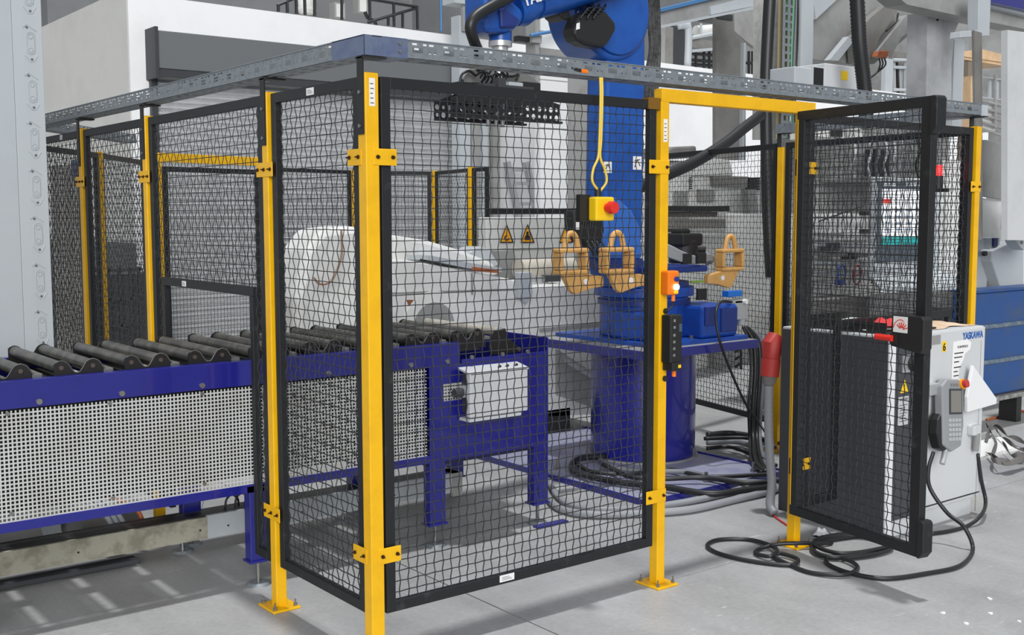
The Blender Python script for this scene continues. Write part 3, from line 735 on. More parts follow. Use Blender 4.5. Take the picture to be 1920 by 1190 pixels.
q = MB(); q.box(3.50, 1.535, .95, 3.62, 1.552, 1.075); q.box(3.66, 1.535, .90, 3.82, 1.552, 1.06); q.build('access_cover', mat('robot_dark_blue', (28, 50, 120), .4), t, bev=.004)
pbox(1309, 541, 1326, 562, 1.53, .02).build('connector_panel', RUB, t, bev=.003); pbox(1297, 526, 1320, 530, 1.66, .02).build('green_strip', mat('strip_green', (120, 150, 60), .5), t)
for k in range(5): MB().cyl((3.30+k*.13, 1.60, .862), (3.30+k*.13, 1.60, .885), .014, 6).build('base_bolt', BOLT, t)
MB().cyl((PCX, PCY, 1.08), (PCX, PCY, 1.115), .322, 64).build('base_band', mat('robot_dark_blue', (28, 50, 120), .4), t, smooth='auto')
MB().cyl((PCX, PCY, 1.14), (PCX, PCY, 1.20), .345, 64).build('turntable_ring', BLUEB, t, smooth='auto')
MB().cyl((PCX, PCY, 1.20), (PCX, PCY, 1.235), .31, 64).build('turntable', mat('robot_dark_blue', (28, 50, 120), .4), t, smooth='auto')
q = MB(); q.prism([(3.08, 1.235), (3.60, 1.235), (3.62, 1.36), (3.36, 1.38), (3.3, 1.62), (3.05, 1.62), (3.0, 1.5)], 2.09, 2.22); q.build('shoulder_bracket', BLUER, t, bev=.025)
q = MB(); q.box(3.12, 1.72, 1.30, 3.72, 2.3, 1.345); q.build('turret_shelf', mat('robot_dark_blue', (28, 50, 120), .4), t, bev=.01)
q = MB(); q.prism([(3.05, 1.20), (3.35, 1.20), (3.3, 1.36), (3.05, 1.36)], 1.80, 2.1); q.build('shoulder_web', BLUER, t, bev=.02)
# shoulder cover, its sheen painted in as a lighter blue
ps = PX(1182, 428, Y=1.72)
MB().prism(pp([(1138, 366), (1160, 370), (1186, 392), (1203, 425), (1207, 486), (1118, 486), (1128, 440), (1136, 400)], 1.76), 1.76, 1.90).build('shoulder_cover', mat('robot_blue_sheen', (48, 104, 190), .3), t, bev=.03)
MB().prism(pp([(1112, 484), (1207, 484), (1207, 512), (1150, 512)], 1.78), 1.78, 1.95).build('shoulder_foot', mat('robot_dark_blue', (28, 50, 120), .4), t, bev=.01)
# lower arm
q = MB(); q.prism(pp([(1138, 80), (1212, 40), (1212, 130), (1206, 470), (1130, 470), (1134, 300)], YA), YA, YA+.20); q.build('lower_arm', BLUER, t, bev=.03)
pe = PX(1148, 18, Y=YA); EX, EZ = pe[0], pe[2]
MB().cyl((EX, YA-.02, EZ), (EX, YA+.28, EZ), .325, 64).build('elbow_housing', BLUER, t, bev=.02, smooth='auto')
o = MB()
for (a, r_, y0) in ((0, .26, YA-.035),):
    o.cyl((EX+.02, YA-.04, EZ-.04), (EX+.02, YA-.02, EZ-.04), .25, 48)
o.build('elbow_ring', BLUER, t, bev=.008, smooth='auto')
# black motor on elbow
mo = MB(); mo.prism(pp([(1077, 52), (1087, 28), (1112, 16), (1138, 22), (1155, 42), (1156, 56), (1142, 80), (1132, 90), (1098, 84), (1084, 76), (1076, 62)], YA-.16), YA-.16, YA-.04)
mo.build('elbow_motor', RUB, t, bev=.02)
q = MB(); q.prism(pp([(1081, 44), (1087, 42), (1087, 54), (1080, 56)], YA-.162), YA-.163, YA-.161); q.build('motor_label', PAPER, t)
for k in range(9):
    a0 = PX(1088+k*4, 36-(k % 3)*5, Y=YA-.165)
    MB().tube(catmull([a0, a0+np.array([.02, -.01, .035]), a0+np.array([.07, .01, .045]), a0+np.array([.14, .08, .06+.01*(k % 3)]), a0+np.array([.2, .2, .02])], 5), .007, 6).build('motor_cable', CBLK, t, smooth=True)
q = MB(); q.prism(pp([(1046, 18), (1066, 14), (1072, 36), (1060, 38), (1050, 30)], YA-.1), YA-.1, YA+.05); q.build('cable_guard', RUB, t, bev=.01)
q = MB(); q.prism(pp([(1054, -4), (1066, -4), (1065, 9), (1055, 8)], YA-.11), YA-.12, YA-.08); q.build('red_cap', REDP, t)
# upper arm: tapered tube from elbow to wrist (axis px (1080,-28) -> (960,12))
def P3(x, y, Y): return PX(x, y, Y=Y)
ua = [P3(1150, -60, 1.80), P3(1075, -22, 1.80), P3(1000, 4, 1.79), P3(985, 9, 1.79)]
MB().tube([ua[0], ua[1], ua[2]], [.17, .125, .105], 28).build('upper_arm', BLUER, t, smooth='auto')
wa = [P3(1004, 3, 1.79), P3(975, 14, 1.78), P3(962, 18, 1.78)]
MB().tube(wa, [.088, .115, .10], 28).build('arm_collar', BLUER, t, smooth='auto')
wc = P3(936, 22, 1.76)
q = MB(); q.prism(pp([(906, -30), (925, -40), (950, -30), (962, 0), (984, 20), (983, 40), (968, 55), (950, 62), (912, 62), (906, 40)], 1.68), 1.68, 1.88); q.build('wrist_housing', BLUER, t, bev=.04)
q = MB(); q.prism(pp([(938, 18), (948, 14), (975, 36), (968, 50), (940, 52)], 1.66), 1.66, 1.70); q.build('wrist_cover', mat('robot_dark_blue', (28, 50, 120), .4), t, bev=.01)
pf = P3(938, 78, 1.78)
MB().cyl((pf[0], 1.78, pf[2]), (pf[0], 1.78, pf[2]+.08), .068, 32).build('wrist_neck', BLUER, t, smooth='auto')
MB().cyl((pf[0], 1.78, pf[2]-.03), (pf[0], 1.78, pf[2]), .07, 32).build('tool_flange', ALU, t, smooth='auto')
MB().cyl((pf[0], 1.78, pf[2]-.06), (pf[0], 1.78, pf[2]-.03), .045, 32).build('flange_hub', ALU, t, smooth='auto')
tp = P3(984, 12, 1.655)
d = np.array(P3(1044, -9, 1.655))-np.array(P3(984, 12, 1.655)); d = d/np.linalg.norm(d)
text('YASKAWA', .085, tp, tuple(d), tuple(np.cross(np.array([0, -1, 0]), d)*1), mat('print_white', (225, 228, 235), .5), t, ext=.002, bold=.002)
# decals
for (x0, y0, x1, y1) in ((1132, 302, 1147, 324), (1187, 293, 1203, 318)):
    q = pbox(x0, y0, x1, y1, YA-.002, .001); so = q.build('safety_decal', PAPER, t)
    q = MB(); q.tube([PX(x0+3, y1-5, Y=YA-.003), PX((x0+x1)/2, y0+6, Y=YA-.003), PX(x1-3, y1-7, Y=YA-.003)], .004, 4); q.tube([PX(x0+3, y0+8, Y=YA-.003), PX(x1-3, y0+6, Y=YA-.003)], .003, 4); q.build('pictogram', INK, so)
# J1 motor (black) on turret right
pm = P3(1281, 470, 2.05); 
MB().cyl((pm[0], 2.05, 1.345), (pm[0], 2.05, 1.51), .105, 24).build('base_motor', RUB, t, bev=.01, smooth='auto')
B(pm[0]-.115, 1.95, 1.47, pm[0]+.10, 2.15, 1.56).build('motor_cap', RUB, t, bev=.015)
B(pm[0]-.08, 2.0, 1.56, pm[0]+.02, 2.1, 1.585).build('motor_plug', RUB, t, bev=.005)
MB().cyl((pm[0]+.10, 2.03, 1.44), (pm[0]+.17, 2.0, 1.44), .025, 12).build('motor_connector', RUB, t, smooth='auto')
# shoulder motor (black) left
p1 = P3(1104, 432, 1.72)
q = MB(); q.prism(pp([(1074, 395), (1128, 390), (1135, 432), (1128, 458), (1110, 470), (1088, 452), (1076, 430)], 1.72), 1.72, 1.82); q.build('shoulder_motor', RUB, t, bev=.02)
q = MB(); q.prism(pp([(1080, 416), (1086, 416), (1086, 430), (1080, 430)], 1.717), 1.716, 1.719); q.build('motor_label', PAPER, t)
for k in range(6): 
    q = MB().cyl((p1[0]-.05+k*.02, 1.719, p1[2]+.02), (p1[0]-.05+k*.02, 1.712, p1[2]+.06), .004, 5); q.build('cooling_fin', DRK, t)
for k in range(4):
    a0 = P3(1100+k*9, 452, 1.66)
    MB().tube(catmull([a0, a0+np.array([.02, -.03, -.06]), a0+np.array([.08, .02, -.10]), a0+np.array([.12, .1, -.04])], 5), .008, 6).build('motor_cable', CBLK, t, smooth=True)
# grey cable bundle looping on the turntable
for k in range(6):
    off = k*.012
    pts = [P3(1195, 452+k*4, 1.80), P3(1245, 458+k*4, 1.72), P3(1280, 474+k*3, 1.70), P3(1305, 482+k*2, 1.72), P3(1328, 477+k*2, 1.78), P3(1336, 484+k, 1.9), P3(1325, 490+k, 2.0)]
    MB().tube(catmull(pts, 6), .011, 8).build('grey_cable', mat('light_grey_cable', (150, 152, 154), .5), t, smooth=True)
for (x, y) in ((1290, 481), (1317, 480)):
    q = pbox(x-8, y-6, x+8, y+14, 1.68, .03); q.build('cable_clip', RUB, t, bev=.004)
# forklift brackets (tan castings)
def fork(cx, cy, Y, side, lab):
    b0 = MB()
    c = PX(cx, cy, Y=Y); x, z = c[0], c[2]; W_, H_, T = .115, .078, .027; D = .085
    # ring
    b0.box(x-W_, Y, z+H_-T, x+W_, Y+D, z+H_); b0.box(x-W_, Y, z-H_, x+W_, Y+D, z-H_+T)
    b0.box(x-W_, Y, z-H_+T, x-W_+T, Y+D, z+H_-T); b0.box(x+W_-T, Y, z-H_+T, x+W_, Y+D, z+H_-T)
    o = b0.build('fork_bracket', TAN, t, bev=.010, label=lab)
    lp = [(x-.055, Y+.04, z+H_-.005), (x-.045, Y+.04, z+H_+.04), (x-.03, Y+.04, z+H_+.075), (x, Y+.04, z+H_+.09), (x+.03, Y+.04, z+H_+.075), (x+.045, Y+.04, z+H_+.04), (x+.055, Y+.04, z+H_-.005)]
    MB().tube(catmull(lp, 4), .018, 10).build('lifting_eye', TAN, o, smooth=True)
    s = side
    pts = [(x-s*W_*.75, z-H_+.01), (x-s*W_*.1, z-.18), (x+s*.02, z-.20), (x+s*.15, z-.17), (x+s*.25, z-.16), (x+s*.25, z-.10), (x+s*.15, z-.085), (x+s*W_*.8, z-H_+.005)]
    MB().prism(pts, Y+.02, Y+.06).build('arm', TAN, o, bev=.006)
    MB().cyl((x+s*.10, Y+.0195, z-.125), (x+s*.10, Y+.015, z-.125), .018, 12).build('bolt_hole', PAPER, o)
fork(1079, 490, 1.50, 1, 'tan cast lifting bracket left of the robot base, leftmost')
fork(1165, 488, 1.40, 1, 'tan cast lifting bracket nearest to the yellow gate post')
fork(1377, 487, 1.75, -1, 'tan cast lifting bracket at the right of the robot base')
# air service unit
ta = thing('air_service_unit', 'small silver air filter regulator with gauge on the right of the robot base', 'regulator', tuple(P3(1390, 590, 1.6)))
B(*(np.array(P3(1378, 600, 1.6))+[0, 0, 0]), *(np.array(P3(1402, 562, 1.6))+[0, .06, 0])).build('manifold', ALU, ta, bev=.004)
B(*P3(1367, 570, 1.6), *(np.array(P3(1408, 560, 1.6))+[0, .06, 0])).build('valve_block', ALU, ta, bev=.004)
q0 = P3(1397, 565, 1.59); MB().cyl((q0[0], 1.6, q0[2]), (q0[0], 1.575, q0[2]), .017, 20).build('gauge', PAPER, ta, smooth='auto')
B(*P3(1366, 557, 1.6), *(np.array(P3(1392, 544, 1.6))+[0, .06, 0])).build('blue_valve', mat('valve_blue', (30, 110, 200), .4), ta, bev=.004)
q0 = P3(1390, 600, 1.63); MB().cyl((q0[0], 1.63, q0[2]-.03), (q0[0], 1.63, q0[2]+.1), .028, 16).build('bowl', mat('clear_grey', (170, 174, 176), .2), ta, smooth='auto')
# gripper
YG = 1.60
tg = thing('gripper', 'black perforated twin-bar gripper hanging from the robot flange', 'gripper', (1.8, YG, 2.2))
gp = pp([(866, 152), (880, 132), (905, 128), (930, 130), (960, 130), (985, 135), (1010, 155), (1010, 162), (868, 158)], 1.78)
MB().prism(gp, 1.78, 1.80).build('adapter_plate', mat('plate_grey', (120, 121, 118), .5, .2), tg)
MB().cyl((pf[0], 1.79, 2.44), (pf[0], 1.79, pf[2]-.03), .042, 20).build('mounting_hub', ALU, tg, smooth='auto')
for (x0, x1, m_) in ((955, 981, LGC), (981, 1014, RUB), (860, 900, RUB)):
    q = pbox(x0, 154, x1, 170, 1.62, .14); q.build('clamp_block', m_, tg, bev=.004)
for x_ in (915, 930, 942): 
    q0 = P3(x_, 165, 1.7); MB().cyl((q0[0], 1.7, 2.20), (q0[0], 1.7, 2.42), .012, 10).build('guide_rod', ALU, tg, smooth='auto')
def bar(x0, x1, Y, zt, lab=None):
    ln = x1-x0; n = int(ln/.042); q = MB()
    # flat bar with two staggered rows of round holes: cells with octagonal holes
    hgt = .10; pz = .046
    for i in range(n):
        for j in range(2):
            cx = x0+(i+.5)*ln/n; cz = zt-.012-(j+.5)*.044; hw = ln/n/2; hh = .022 ; r = .0155 if (i+j) % 2 == 0 else .011
            vs = []; K = 12
            sq = []
            for k in range(K):
                a = 2*math.pi*k/K; ca, sa = math.cos(a), math.sin(a); s_ = 1/max(abs(ca)/hw, abs(sa)/hh)
                sq.append((cx+ca*s_, cz+sa*s_)); 
            # snap to corners handled approximately by adding corners
            for yy in (Y, Y+.004):
                vs += [(a_, yy, b_) for a_, b_ in sq] + [(cx+r*math.cos(2*math.pi*k/K), yy, cz+r*math.sin(2*math.pi*k/K)) for k in range(K)]
            fs = []
            for k in range(K):
                k2 = (k+1) % K
                fs += [(k, k2, K+k2, K+k), (2*K+k, 3*K+k, 3*K+k2, 2*K+k2), (K+k, K+k2, 3*K+k2, 3*K+k)]
            q.add(vs, fs)
            for sx in (-1, 1):
                for sz in (-1, 1):
                    c0 = (cx+sx*hw, cz+sz*hh); kk = [k for k in range(K)]
                    a1 = max((p for p in sq if abs(p[0]-c0[0]) < 1e-6 and (p[1]-cz)*sz > 0), key=lambda p: abs(p[1]-cz), default=None)
                    a2 = max((p for p in sq if abs(p[1]-c0[1]) < 1e-6 and (p[0]-cx)*sx > 0), key=lambda p: abs(p[0]-cx), default=None)
                    if a1 and a2: q.add([(c0[0], Y, c0[1]), (a1[0], Y, a1[1]), (a2[0], Y, a2[1])], [(0, 1, 2)])
    q.box(x0, Y-.03, zt-.112, x1, Y+.004, zt-.10); q.box(x0, Y, zt-.012, x1, Y+.004, zt)
    o = q.build('perforated_bar', BLK, tg)
    MB().prism([(x0+.02, zt), (x1-.0, zt), (x0+.62*ln, zt+.062), (x0+.30*ln, zt+.062)], Y, Y+.006).build('gusset', BLK, tg)
    B(x0+.40*ln, Y-.02, zt+.04, x0+.47*ln, Y+.03, zt+.12).build('hanger', DRK, tg)
a0 = P3(845, 205, 1.45); a1 = P3(1049, 205, 1.45)
bar(a0[0], a1[0], 1.45, 2.325)
a0 = P3(814, 205, 1.78); a1 = P3(945, 205, 1.78)
bar(a0[0], a1[0]+.15, 1.78, 2.335)
B(1.60, 1.45, 2.385, 1.95, 1.80, 2.41).build('bridge_plate', DRK, tg)
for k, pts in enumerate(([(868, 150), (862, 160), (866, 140), (880, 133), (892, 142)], [(940, 132), (948, 142), (962, 143), (972, 140), (968, 150)], [(1150, 190), (1145, 175), (1152, 160), (1168, 156)])):
    if k < 2: MB().tube(catmull([P3(x, y, 1.74) for x, y in pts], 6), .008, 6).build('air_line', CBLK if k != 2 else CGRY, tg, smooth=True)
for k in range(7):
    a0 = P3(893+k*7, 142+(k % 3)*4, 1.72); MB().tube(catmull([a0, a0+np.array([.015, -.03, .025+.008*(k % 2)]), a0+np.array([.05, -.02, .01]), a0+np.array([.06, .03, -.03])], 5), .006, 6).build('air_line', CBLK, tg, smooth=True)
# hose from arm to gripper
cable('robot_hose', 'thick black hose arching from the robot arm to the gripper', [P3(1010, -40, 1.65), P3(960, -8, 1.62), P3(925, 10, 1.6), P3(893, 30, 1.6), P3(882, 50, 1.6), P3(888, 75, 1.62), P3(898, 100, 1.68), P3(903, 128, 1.76)], .032, CBLK, n=14)
# hose package behind arm (right)
for k in range(4):
    cable('corrugated_sleeve', 'crumpled dark cable sleeve behind the robot lower arm, ' + ('leftmost strand', 'second strand', 'third strand', 'rightmost strand')[k], [P3(1222+k*3, -10, 2.2), P3(1218+k*5, 30, 2.25), P3(1222+k*4, 90, 2.25), P3(1214+k*6, 140, 2.2), P3(1212+k*5, 190, 2.2)], .022, mat('sleeve_grey', (70, 70, 70), .7, c2=(30, 30, 30), scale=30, amt=.8), n=10, group='sleeves behind the robot arm')
# thick black hose at right
cable('main_cable_duct', 'long black flexible duct hanging right of the robot from above', [P3(1445, -30, 2.6), P3(1440, 60, 2.6), P3(1436, 160, 2.6), P3(1437, 270, 2.6), P3(1440, 400, 2.6), P3(1446, 520, 2.55)], .05, CBLK, n=16)
cable('curved_cable_duct', 'black flexible duct curving down from the vertical duct to behind the robot', [P3(1428, 215, 2.55), P3(1395, 240, 2.5), P3(1355, 272, 2.45), P3(1300, 305, 2.4), P3(1245, 330, 2.35), P3(1180, 360, 2.35)], .045, CBLK, n=16)
cable('air_hose', 'thin black air hose dropping from the air filter unit', [P3(1372, 566, 1.58), P3(1352, 566, 1.5), P3(1342, 590, 1.45), P3(1350, 640, 1.4), P3(1372, 700, 1.4), P3(1400, 760, 1.35), P3(1425, 795, 1.3), P3(1455, 840, 1.1)], .009, CBLK)
for k, (dx, r_, m_) in enumerate(((0, .018, CBLK), (9, .015, CBLK), (-8, .010, CBLK), (16, .013, CGRY))):
    pts = [P3(1396+dx*.4, 612, 1.7), P3(1412+dx, 640, 1.65), P3(1416+dx, 690, 1.6), P3(1412+dx, 760, 1.55), P3(1412+dx*.8, 820, 1.5), PX(1418+dx, 865, Z=.05), PX(1436+dx, 885, Z=.04)]
    cable('hanging_hose', ('thickest black hose dropping from the robot base to the floor', 'black hose hanging right beside the thickest one at the robot base', 'thinnest black hose hanging leftmost below the air filter', 'grey hose hanging rightmost below the air filter, by the cabinet')[k], pts, r_, m_, group='hoses hanging from the robot base')
# floor cables round the pedestal
def fc(name, lab, px, r, m_, z=None, grp='cables lying round the pedestal'):
    zz = r if z is None else z
    cable(name, lab, [PX(x, y, Z=zz+(i % 2)*.004) for i, (x, y) in enumerate(px)], r, m_, group=grp)
fc('floor_cable', 'black cable, outermost of the tangle in front of the pedestal', [(1135, 855), (1085, 860), (1072, 878), (1100, 892), (1170, 905), (1240, 912), (1330, 925), (1400, 918), (1452, 912)], .020, CBLK, .05)
fc('floor_cable', 'grey cable lying just behind the outermost black one by the pedestal', [(1125, 862), (1160, 878), (1220, 884), (1290, 885), (1360, 900), (1450, 905)], .018, CGRY, .05)
fc('floor_cable', 'black cable passing close under the yellow gate post clamp, third of the tangle', [(1130, 870), (1180, 893), (1245, 897), (1320, 895), (1400, 905), (1470, 900)], .016, CBLK, .06)
fc('floor_cable', 'thinnest black cable nearest the pedestal foot in the tangle', [(1080, 868), (1110, 884), (1180, 888), (1250, 879), (1330, 893), (1455, 888)], .014, CBLK, .05)
fc('floor_cable', 'thickest black cable right of the pedestal, second from the back', [(1325, 815), (1370, 812), (1420, 820), (1450, 835)], .022, CBLK, .03)
fc('floor_cable', 'grey cable right of the pedestal running toward the cabinet', [(1325, 830), (1380, 828), (1415, 840), (1440, 860)], .020, CGRY, .03)
fc('floor_cable', 'thin black cable right of the pedestal, nearest the plate corner', [(1325, 840), (1370, 838), (1425, 858), (1455, 872)], .014, CBLK, .03)
fc('floor_cable', 'thin black cable right of the pedestal, raised on the others at the back', [(1320, 822), (1390, 820), (1450, 828), (1470, 835)], .014, CBLK, .06)
fc('floor_hose', 'grey corrugated hose lying from the conveyor leg to the controller, outer one', [(1015, 905), (1030, 935), (1055, 955), (1110, 964), (1200, 962), (1290, 955), (1370, 938), (1450, 918), (1470, 905)], .022, CHOSE, .022, None)
fc('floor_hose', 'grey corrugated hose lying from the conveyor leg to the controller, inner one', [(1028, 900), (1045, 930), (1075, 948), (1130, 955), (1220, 950), (1300, 938), (1360, 925), (1420, 905)], .020, CHOSE, .022, None)
t = thing('hose_end_bracket', 'small ultramarine steel tab lying on the floor beside the conveyor foot', 'bracket', tuple(PX(1040, 985, Z=0)))
a0 = PX(1010, 992, Z=0); a1 = PX(1062, 978, Z=0)
B(a0[0], a0[1], 0, a1[0], a0[1]+.05, .012).build('tab', BLUEC, t, bev=.002)

# ================================================================ CONTROLLER CABINET
t = thing('robot_controller', 'grey robot controller cabinet with dark left side standing at the gate', 'cabinet', (3.35, .1, 0))
CX0, CX1, CY0, CY1, CZ = 2.895, 3.81, -.26, .42, 1.07
B(CX0+.03, CY0+.03, .0, CX1-.03, CY1-.03, .10).build('plinth', CABW, t)
B(CX0+.006, CY0+.006, .10, CX1, CY1, CZ).build('body', CABW, t, bev=.004)
B(CX0-.004, CY0+.004, .03, CX0+.004, CY1, CZ-.012).build('side_panel', CABD, t, bev=.002)
B(CX0-.0, CY0-.004, .02, CX0+.055, CY0+.004, CZ-.01).build('corner_strip', mat('strip_white', (222, 224, 226), .5), t)
B(CX0+.055, CY0-.006, .10, CX0+.335, CY0+.004, CZ-.03).build('dark_door_strip', CABD, t, bev=.003)
B(CX0+.34, CY0-.006, .13, CX1-.004, CY0+.004, CZ-.006).build('front_door', CABW, t, bev=.003)
B(CX0+.055, CY0-.008, .125, CX1-.01, CY0-.004, .13).build('door_seam', INK, t)
B(CX1-.045, CY0-.0075, .02, CX1-.042, CY0-.004, .99).build('edge_seam', MGR, t)
text('YASKAWA', .054, (CX1-.236, CY0-.008, CZ-.062), (1, 0, 0), (0, 0, 1), INKB, t, bold=.0012, wx=.80)
text('DX200', .068, (CX0+.27, CY0-.008, .155), (0, 0, 1), (-1, 0, 0), mat('print_light_grey', (190, 192, 194), .6), t)
B(CX0+.11, CY0-.012, .875, CX0+.175, CY0-.006, .965).build('switch_plate', ALU, t)
MB().cyl((CX0+.19, CY0-.006, .92), (CX0+.19, CY0-.05, .92), .04, 20).build('main_switch', RUB, t, smooth='auto')
q = MB().prism([(CX0+.10, .77), (CX0+.17, .77), (CX0+.135, .84)], CY0-.008, CY0-.006); wo = q.build('warning_triangle', YLAB, t)
MB().prism([(CX0+.130, .782), (CX0+.137, .795), (CX0+.133, .797), (CX0+.142, .82), (CX0+.128, .80), (CX0+.133, .797)], CY0-.009, CY0-.008).build('bolt_sign', INK, wo)
lo_ = B(CX0+.085, CY0-.008, .60, CX0+.175, CY0-.006, .75).build('notice_label', mat('notice_grey', (190, 192, 192), .6), t)
text('DANGER', .018, (CX0+.093, CY0-.0085, .73), (1, 0, 0), (0, 0, 1), INK, lo_)
q = MB()
for k in range(7): q.box(CX0+.095, CY0-.0088, .62+k*.014, CX0+.165-.01*(k % 3), CY0-.008, .623+k*.014)
q.build('printed_lines', INK, lo_)
B(CX0+.38, CY0-.008, 1.0, CX0+.46, CY0-.006, 1.05).build('grey_tag', MGR, t)
l6 = B(3.372, CY0-.0085, .955, 3.412, CY0-.0065, 1.012).build('number_label', YLAB, t)
text('6', .058, (3.376, CY0-.0095, .962), (1, 0, 0), (0, 0, 1), INK, l6, bold=.001)
# torn notice
nt_ = MB().prism([(3.47, .78), (3.475, 1.0), (3.62, 1.008), (3.66, .985), (3.65, .95), (3.60, .93), (3.58, .89), (3.545, .86), (3.54, .80), (3.58, .78)], CY0-.0095, CY0-.0075).build('torn_notice', PAPER, t)
text('KONTROLLE', .018, (3.52, CY0-.0105, .965), (1, 0, 0), (0, 0, 1), INK, nt_)
q = MB()
for k, (wd, zz) in enumerate(((.09, .935), (.08, .912), (.05, .888), (.07, .858), (.04, .835), (.05, .812))): q.box(3.49, CY0-.0103, zz, 3.49+wd, CY0-.0097, zz+.006)
q.build('printed_lines', INK, nt_)
q = MB().prism([(3.60, .87), (3.86, .66), (3.86, .63), (3.56, .615), (3.55, .70)], CY0-.06, CY0-.04); q.build('white_sheet_holder', mat('holder_white', (226, 227, 228), .5), t, bev=.004)
B(3.20, CY0-.05, .74, 3.30, CY0-.006, .80).build('pendant_hook', ALU, t, bev=.003)
B(3.20, CY0-.012, .78, 3.26, CY0-.006, .88).build('hook_plate', CABW, t)
# things inside
t = thing('teach_pendant', 'grey handheld teach pendant with screen hanging on the cabinet front', 'remote control', (3.34, -.36, .45))
ca, sa = math.cos(.12), math.sin(.12)
PM = Matrix.Translation((3.36, -.335, .62)) @ Matrix.Rotation(.10, 4, 'Y') @ Matrix.Rotation(-.10, 4, 'X')
def pbm(): q = MB(); q.M = PM; return q
pbm().prism([(-.11, .16), (-.06, .195), (.06, .195), (.10, .17), (.10, -.05), (.075, -.16), (-.02, -.19), (-.10, -.15)], -.02, .03).build('housing', mat('pendant_grey', (138, 141, 144), .45), t, bev=.008)
pbm().box(-.045, -.024, .01, .078, -.02, .145).build('bezel', DRK, t)
pbm().box(-.035, -.026, .02, .068, -.024, .135).build('screen', mat('pendant_screen', (120, 118, 112), .15), t)
for i in range(4):
    for j in range(5):
        pbm().box(-.05+i*.031, -.024, -.03-j*.025, -.05+i*.031+.022, -.02, -.03-j*.025+.017).build('key', mat('key_grey', (170, 172, 174), .5), t)
q = pbm(); q.cyl((.085, -.02, .17), (.085, -.05, .175), .022, 18); q.build('stop_button', REDD, t, smooth='auto')
q = pbm(); q.cyl((.085, -.018, .17), (.085, -.03, .172), .028, 18); q.build('button_collar', WARN, t, smooth='auto')
for i in range(3): pbm().box(-.03+i*.028, -.026, .16, -.012+i*.028, -.02, .172).build('top_key', MGRD, t)
pbm().prism([(-.10, .02), (-.13, -.02), (-.14, -.09), (-.11, -.17), (-.04, -.19), (-.075, -.12), (-.085, -.05)], -.01, .05).build('hand_strap', RUB, t, bev=.01)
pbm().cyl((-.05, .0, -.18), (-.09, -.005, -.25), .015, 12).build('connector', ALU, t, smooth='auto')
# pendant cable to floor
pc = [PX(1750, 848, Y=-.34), PX(1741, 880, Y=-.36), PX(1744, 915, Y=-.4), PX(1775, 960, Y=-.48), PX(1808, 988, Y=-.58), PX(1824, 1030, Z=.012), PX(1800, 1060, Z=.012), PX(1740, 1074, Z=.012), PX(1660, 1084, Z=.012), PX(1590, 1073, Z=.012),
      PX(1550, 1055, Z=.012), PX(1560, 1043, Z=.016), PX(1595, 1052, Z=.02), PX(1608, 1066, Z=.018), PX(1580, 1077, Z=.018), PX(1520, 1073, Z=.012), PX(1480, 1058, Z=.012), PX(1450, 1043, Z=.014),
      PX(1462, 1037, Z=.02), PX(1494, 1047, Z=.018), PX(1490, 1057, Z=.016), PX(1450, 1057, Z=.012), PX(1390, 1048, Z=.012), PX(1345, 1036, Z=.012), PX(1326, 1022, Z=.012), PX(1350, 1011, Z=.012), PX(1410, 1012, Z=.012), PX(1455, 1028, Z=.03),
      PX(1445, 1042, Z=.024), PX(1418, 1038, Z=.014), PX(1422, 1030, Z=.012), PX(1455, 1020, Z=.03), PX(1500, 1018, Z=.035), PX(1560, 1018, Z=.012)]
cable('pendant_cable', 'black cable snaking in loops across the floor from the teach pendant', pc, .0105, CBLK, n=10)
coil = []
cxp = PX(1605, 1032, Z=.012); 
for k in range(34):
    a = k*2*math.pi/11; R_ = .19 - .02*math.sin(k*.7)
    coil.append((cxp[0]+.05+R_*1.25*math.cos(a)+.02*math.sin(k), cxp[1]+.05+R_*.8*math.sin(a)+.01*math.cos(k*1.7), .012+.0035*(k/11 % 3)*2))
cable('cable_coil', 'black cable coiled in rings on the floor under the open gate', coil, .0105, CBLK, n=10)
cable('mains_cable', 'black cable from the grey plug on the cabinet edge to the floor', [PX(1833, 850, Y=-.27), PX(1840, 900, Y=-.28), PX(1848, 940, Y=-.3), PX(1840, 965, Z=.05), PX(1815, 985, Z=.012), PX(1780, 995, Z=.012), PX(1745, 1000, Z=.012)], .0105, CBLK, n=10)
t = thing('industrial_plug', 'grey angled plug in the lower right of the cabinet front', 'plug', tuple(PX(1832, 810, Y=-.28)))
a0 = PX(1824, 806, Y=-.29); B(a0[0]-.02, -.31, a0[2]-.03, a0[0]+.06, -.262, a0[2]+.03).build('socket', CABW, t, bev=.01)
MB().cyl((a0[0]+.03, -.30, a0[2]-.02), (a0[0]+.035, -.29, a0[2]-.12), .018, 12).build('plug_body', MGR, t, smooth='auto')
# red industrial socket on far left of cabinet
a0 = PX(1448, 665, Y=.50)
t = thing('red_power_connector', 'red industrial power plug on the left side of the cabinet', 'plug', tuple(a0))
MB().tube([a0+np.array([.03, 0, .10]), a0+np.array([0, 0, .06]), a0+np.array([-.01, 0, -.02])], [.05, .062, .05], 20).build('socket', REDD, t, smooth='auto')
MB().tube([a0+np.array([-.01, 0, -.02]), a0+np.array([-.02, 0, -.12])], [.055, .052], 20).build('plug_body', REDD, t, smooth='auto')
MB().tube([a0+np.array([-.02, 0, -.12]), a0+np.array([-.025, 0, -.17])], [.045, .03], 20).build('cable_gland', MGRD, t, smooth='auto')
hz = [a0+np.array([-.025, 0, -.17]), PX(1441, 780, Y=.5), PX(1443, 850, Y=.48), PX(1447, 905, Y=.46), PX(1444, 945, Y=.45), PX(1452, 962, Z=.02)]
cc_ = catmull(hz, 14); rs = [.024+.0025*(i % 2) for i in range(len(cc_))]
tag(MB().tube(cc_, rs, 12).build('corrugated_hose', CHOSE, None, smooth=True), 'grey corrugated hose hanging from the red power plug', 'hose')
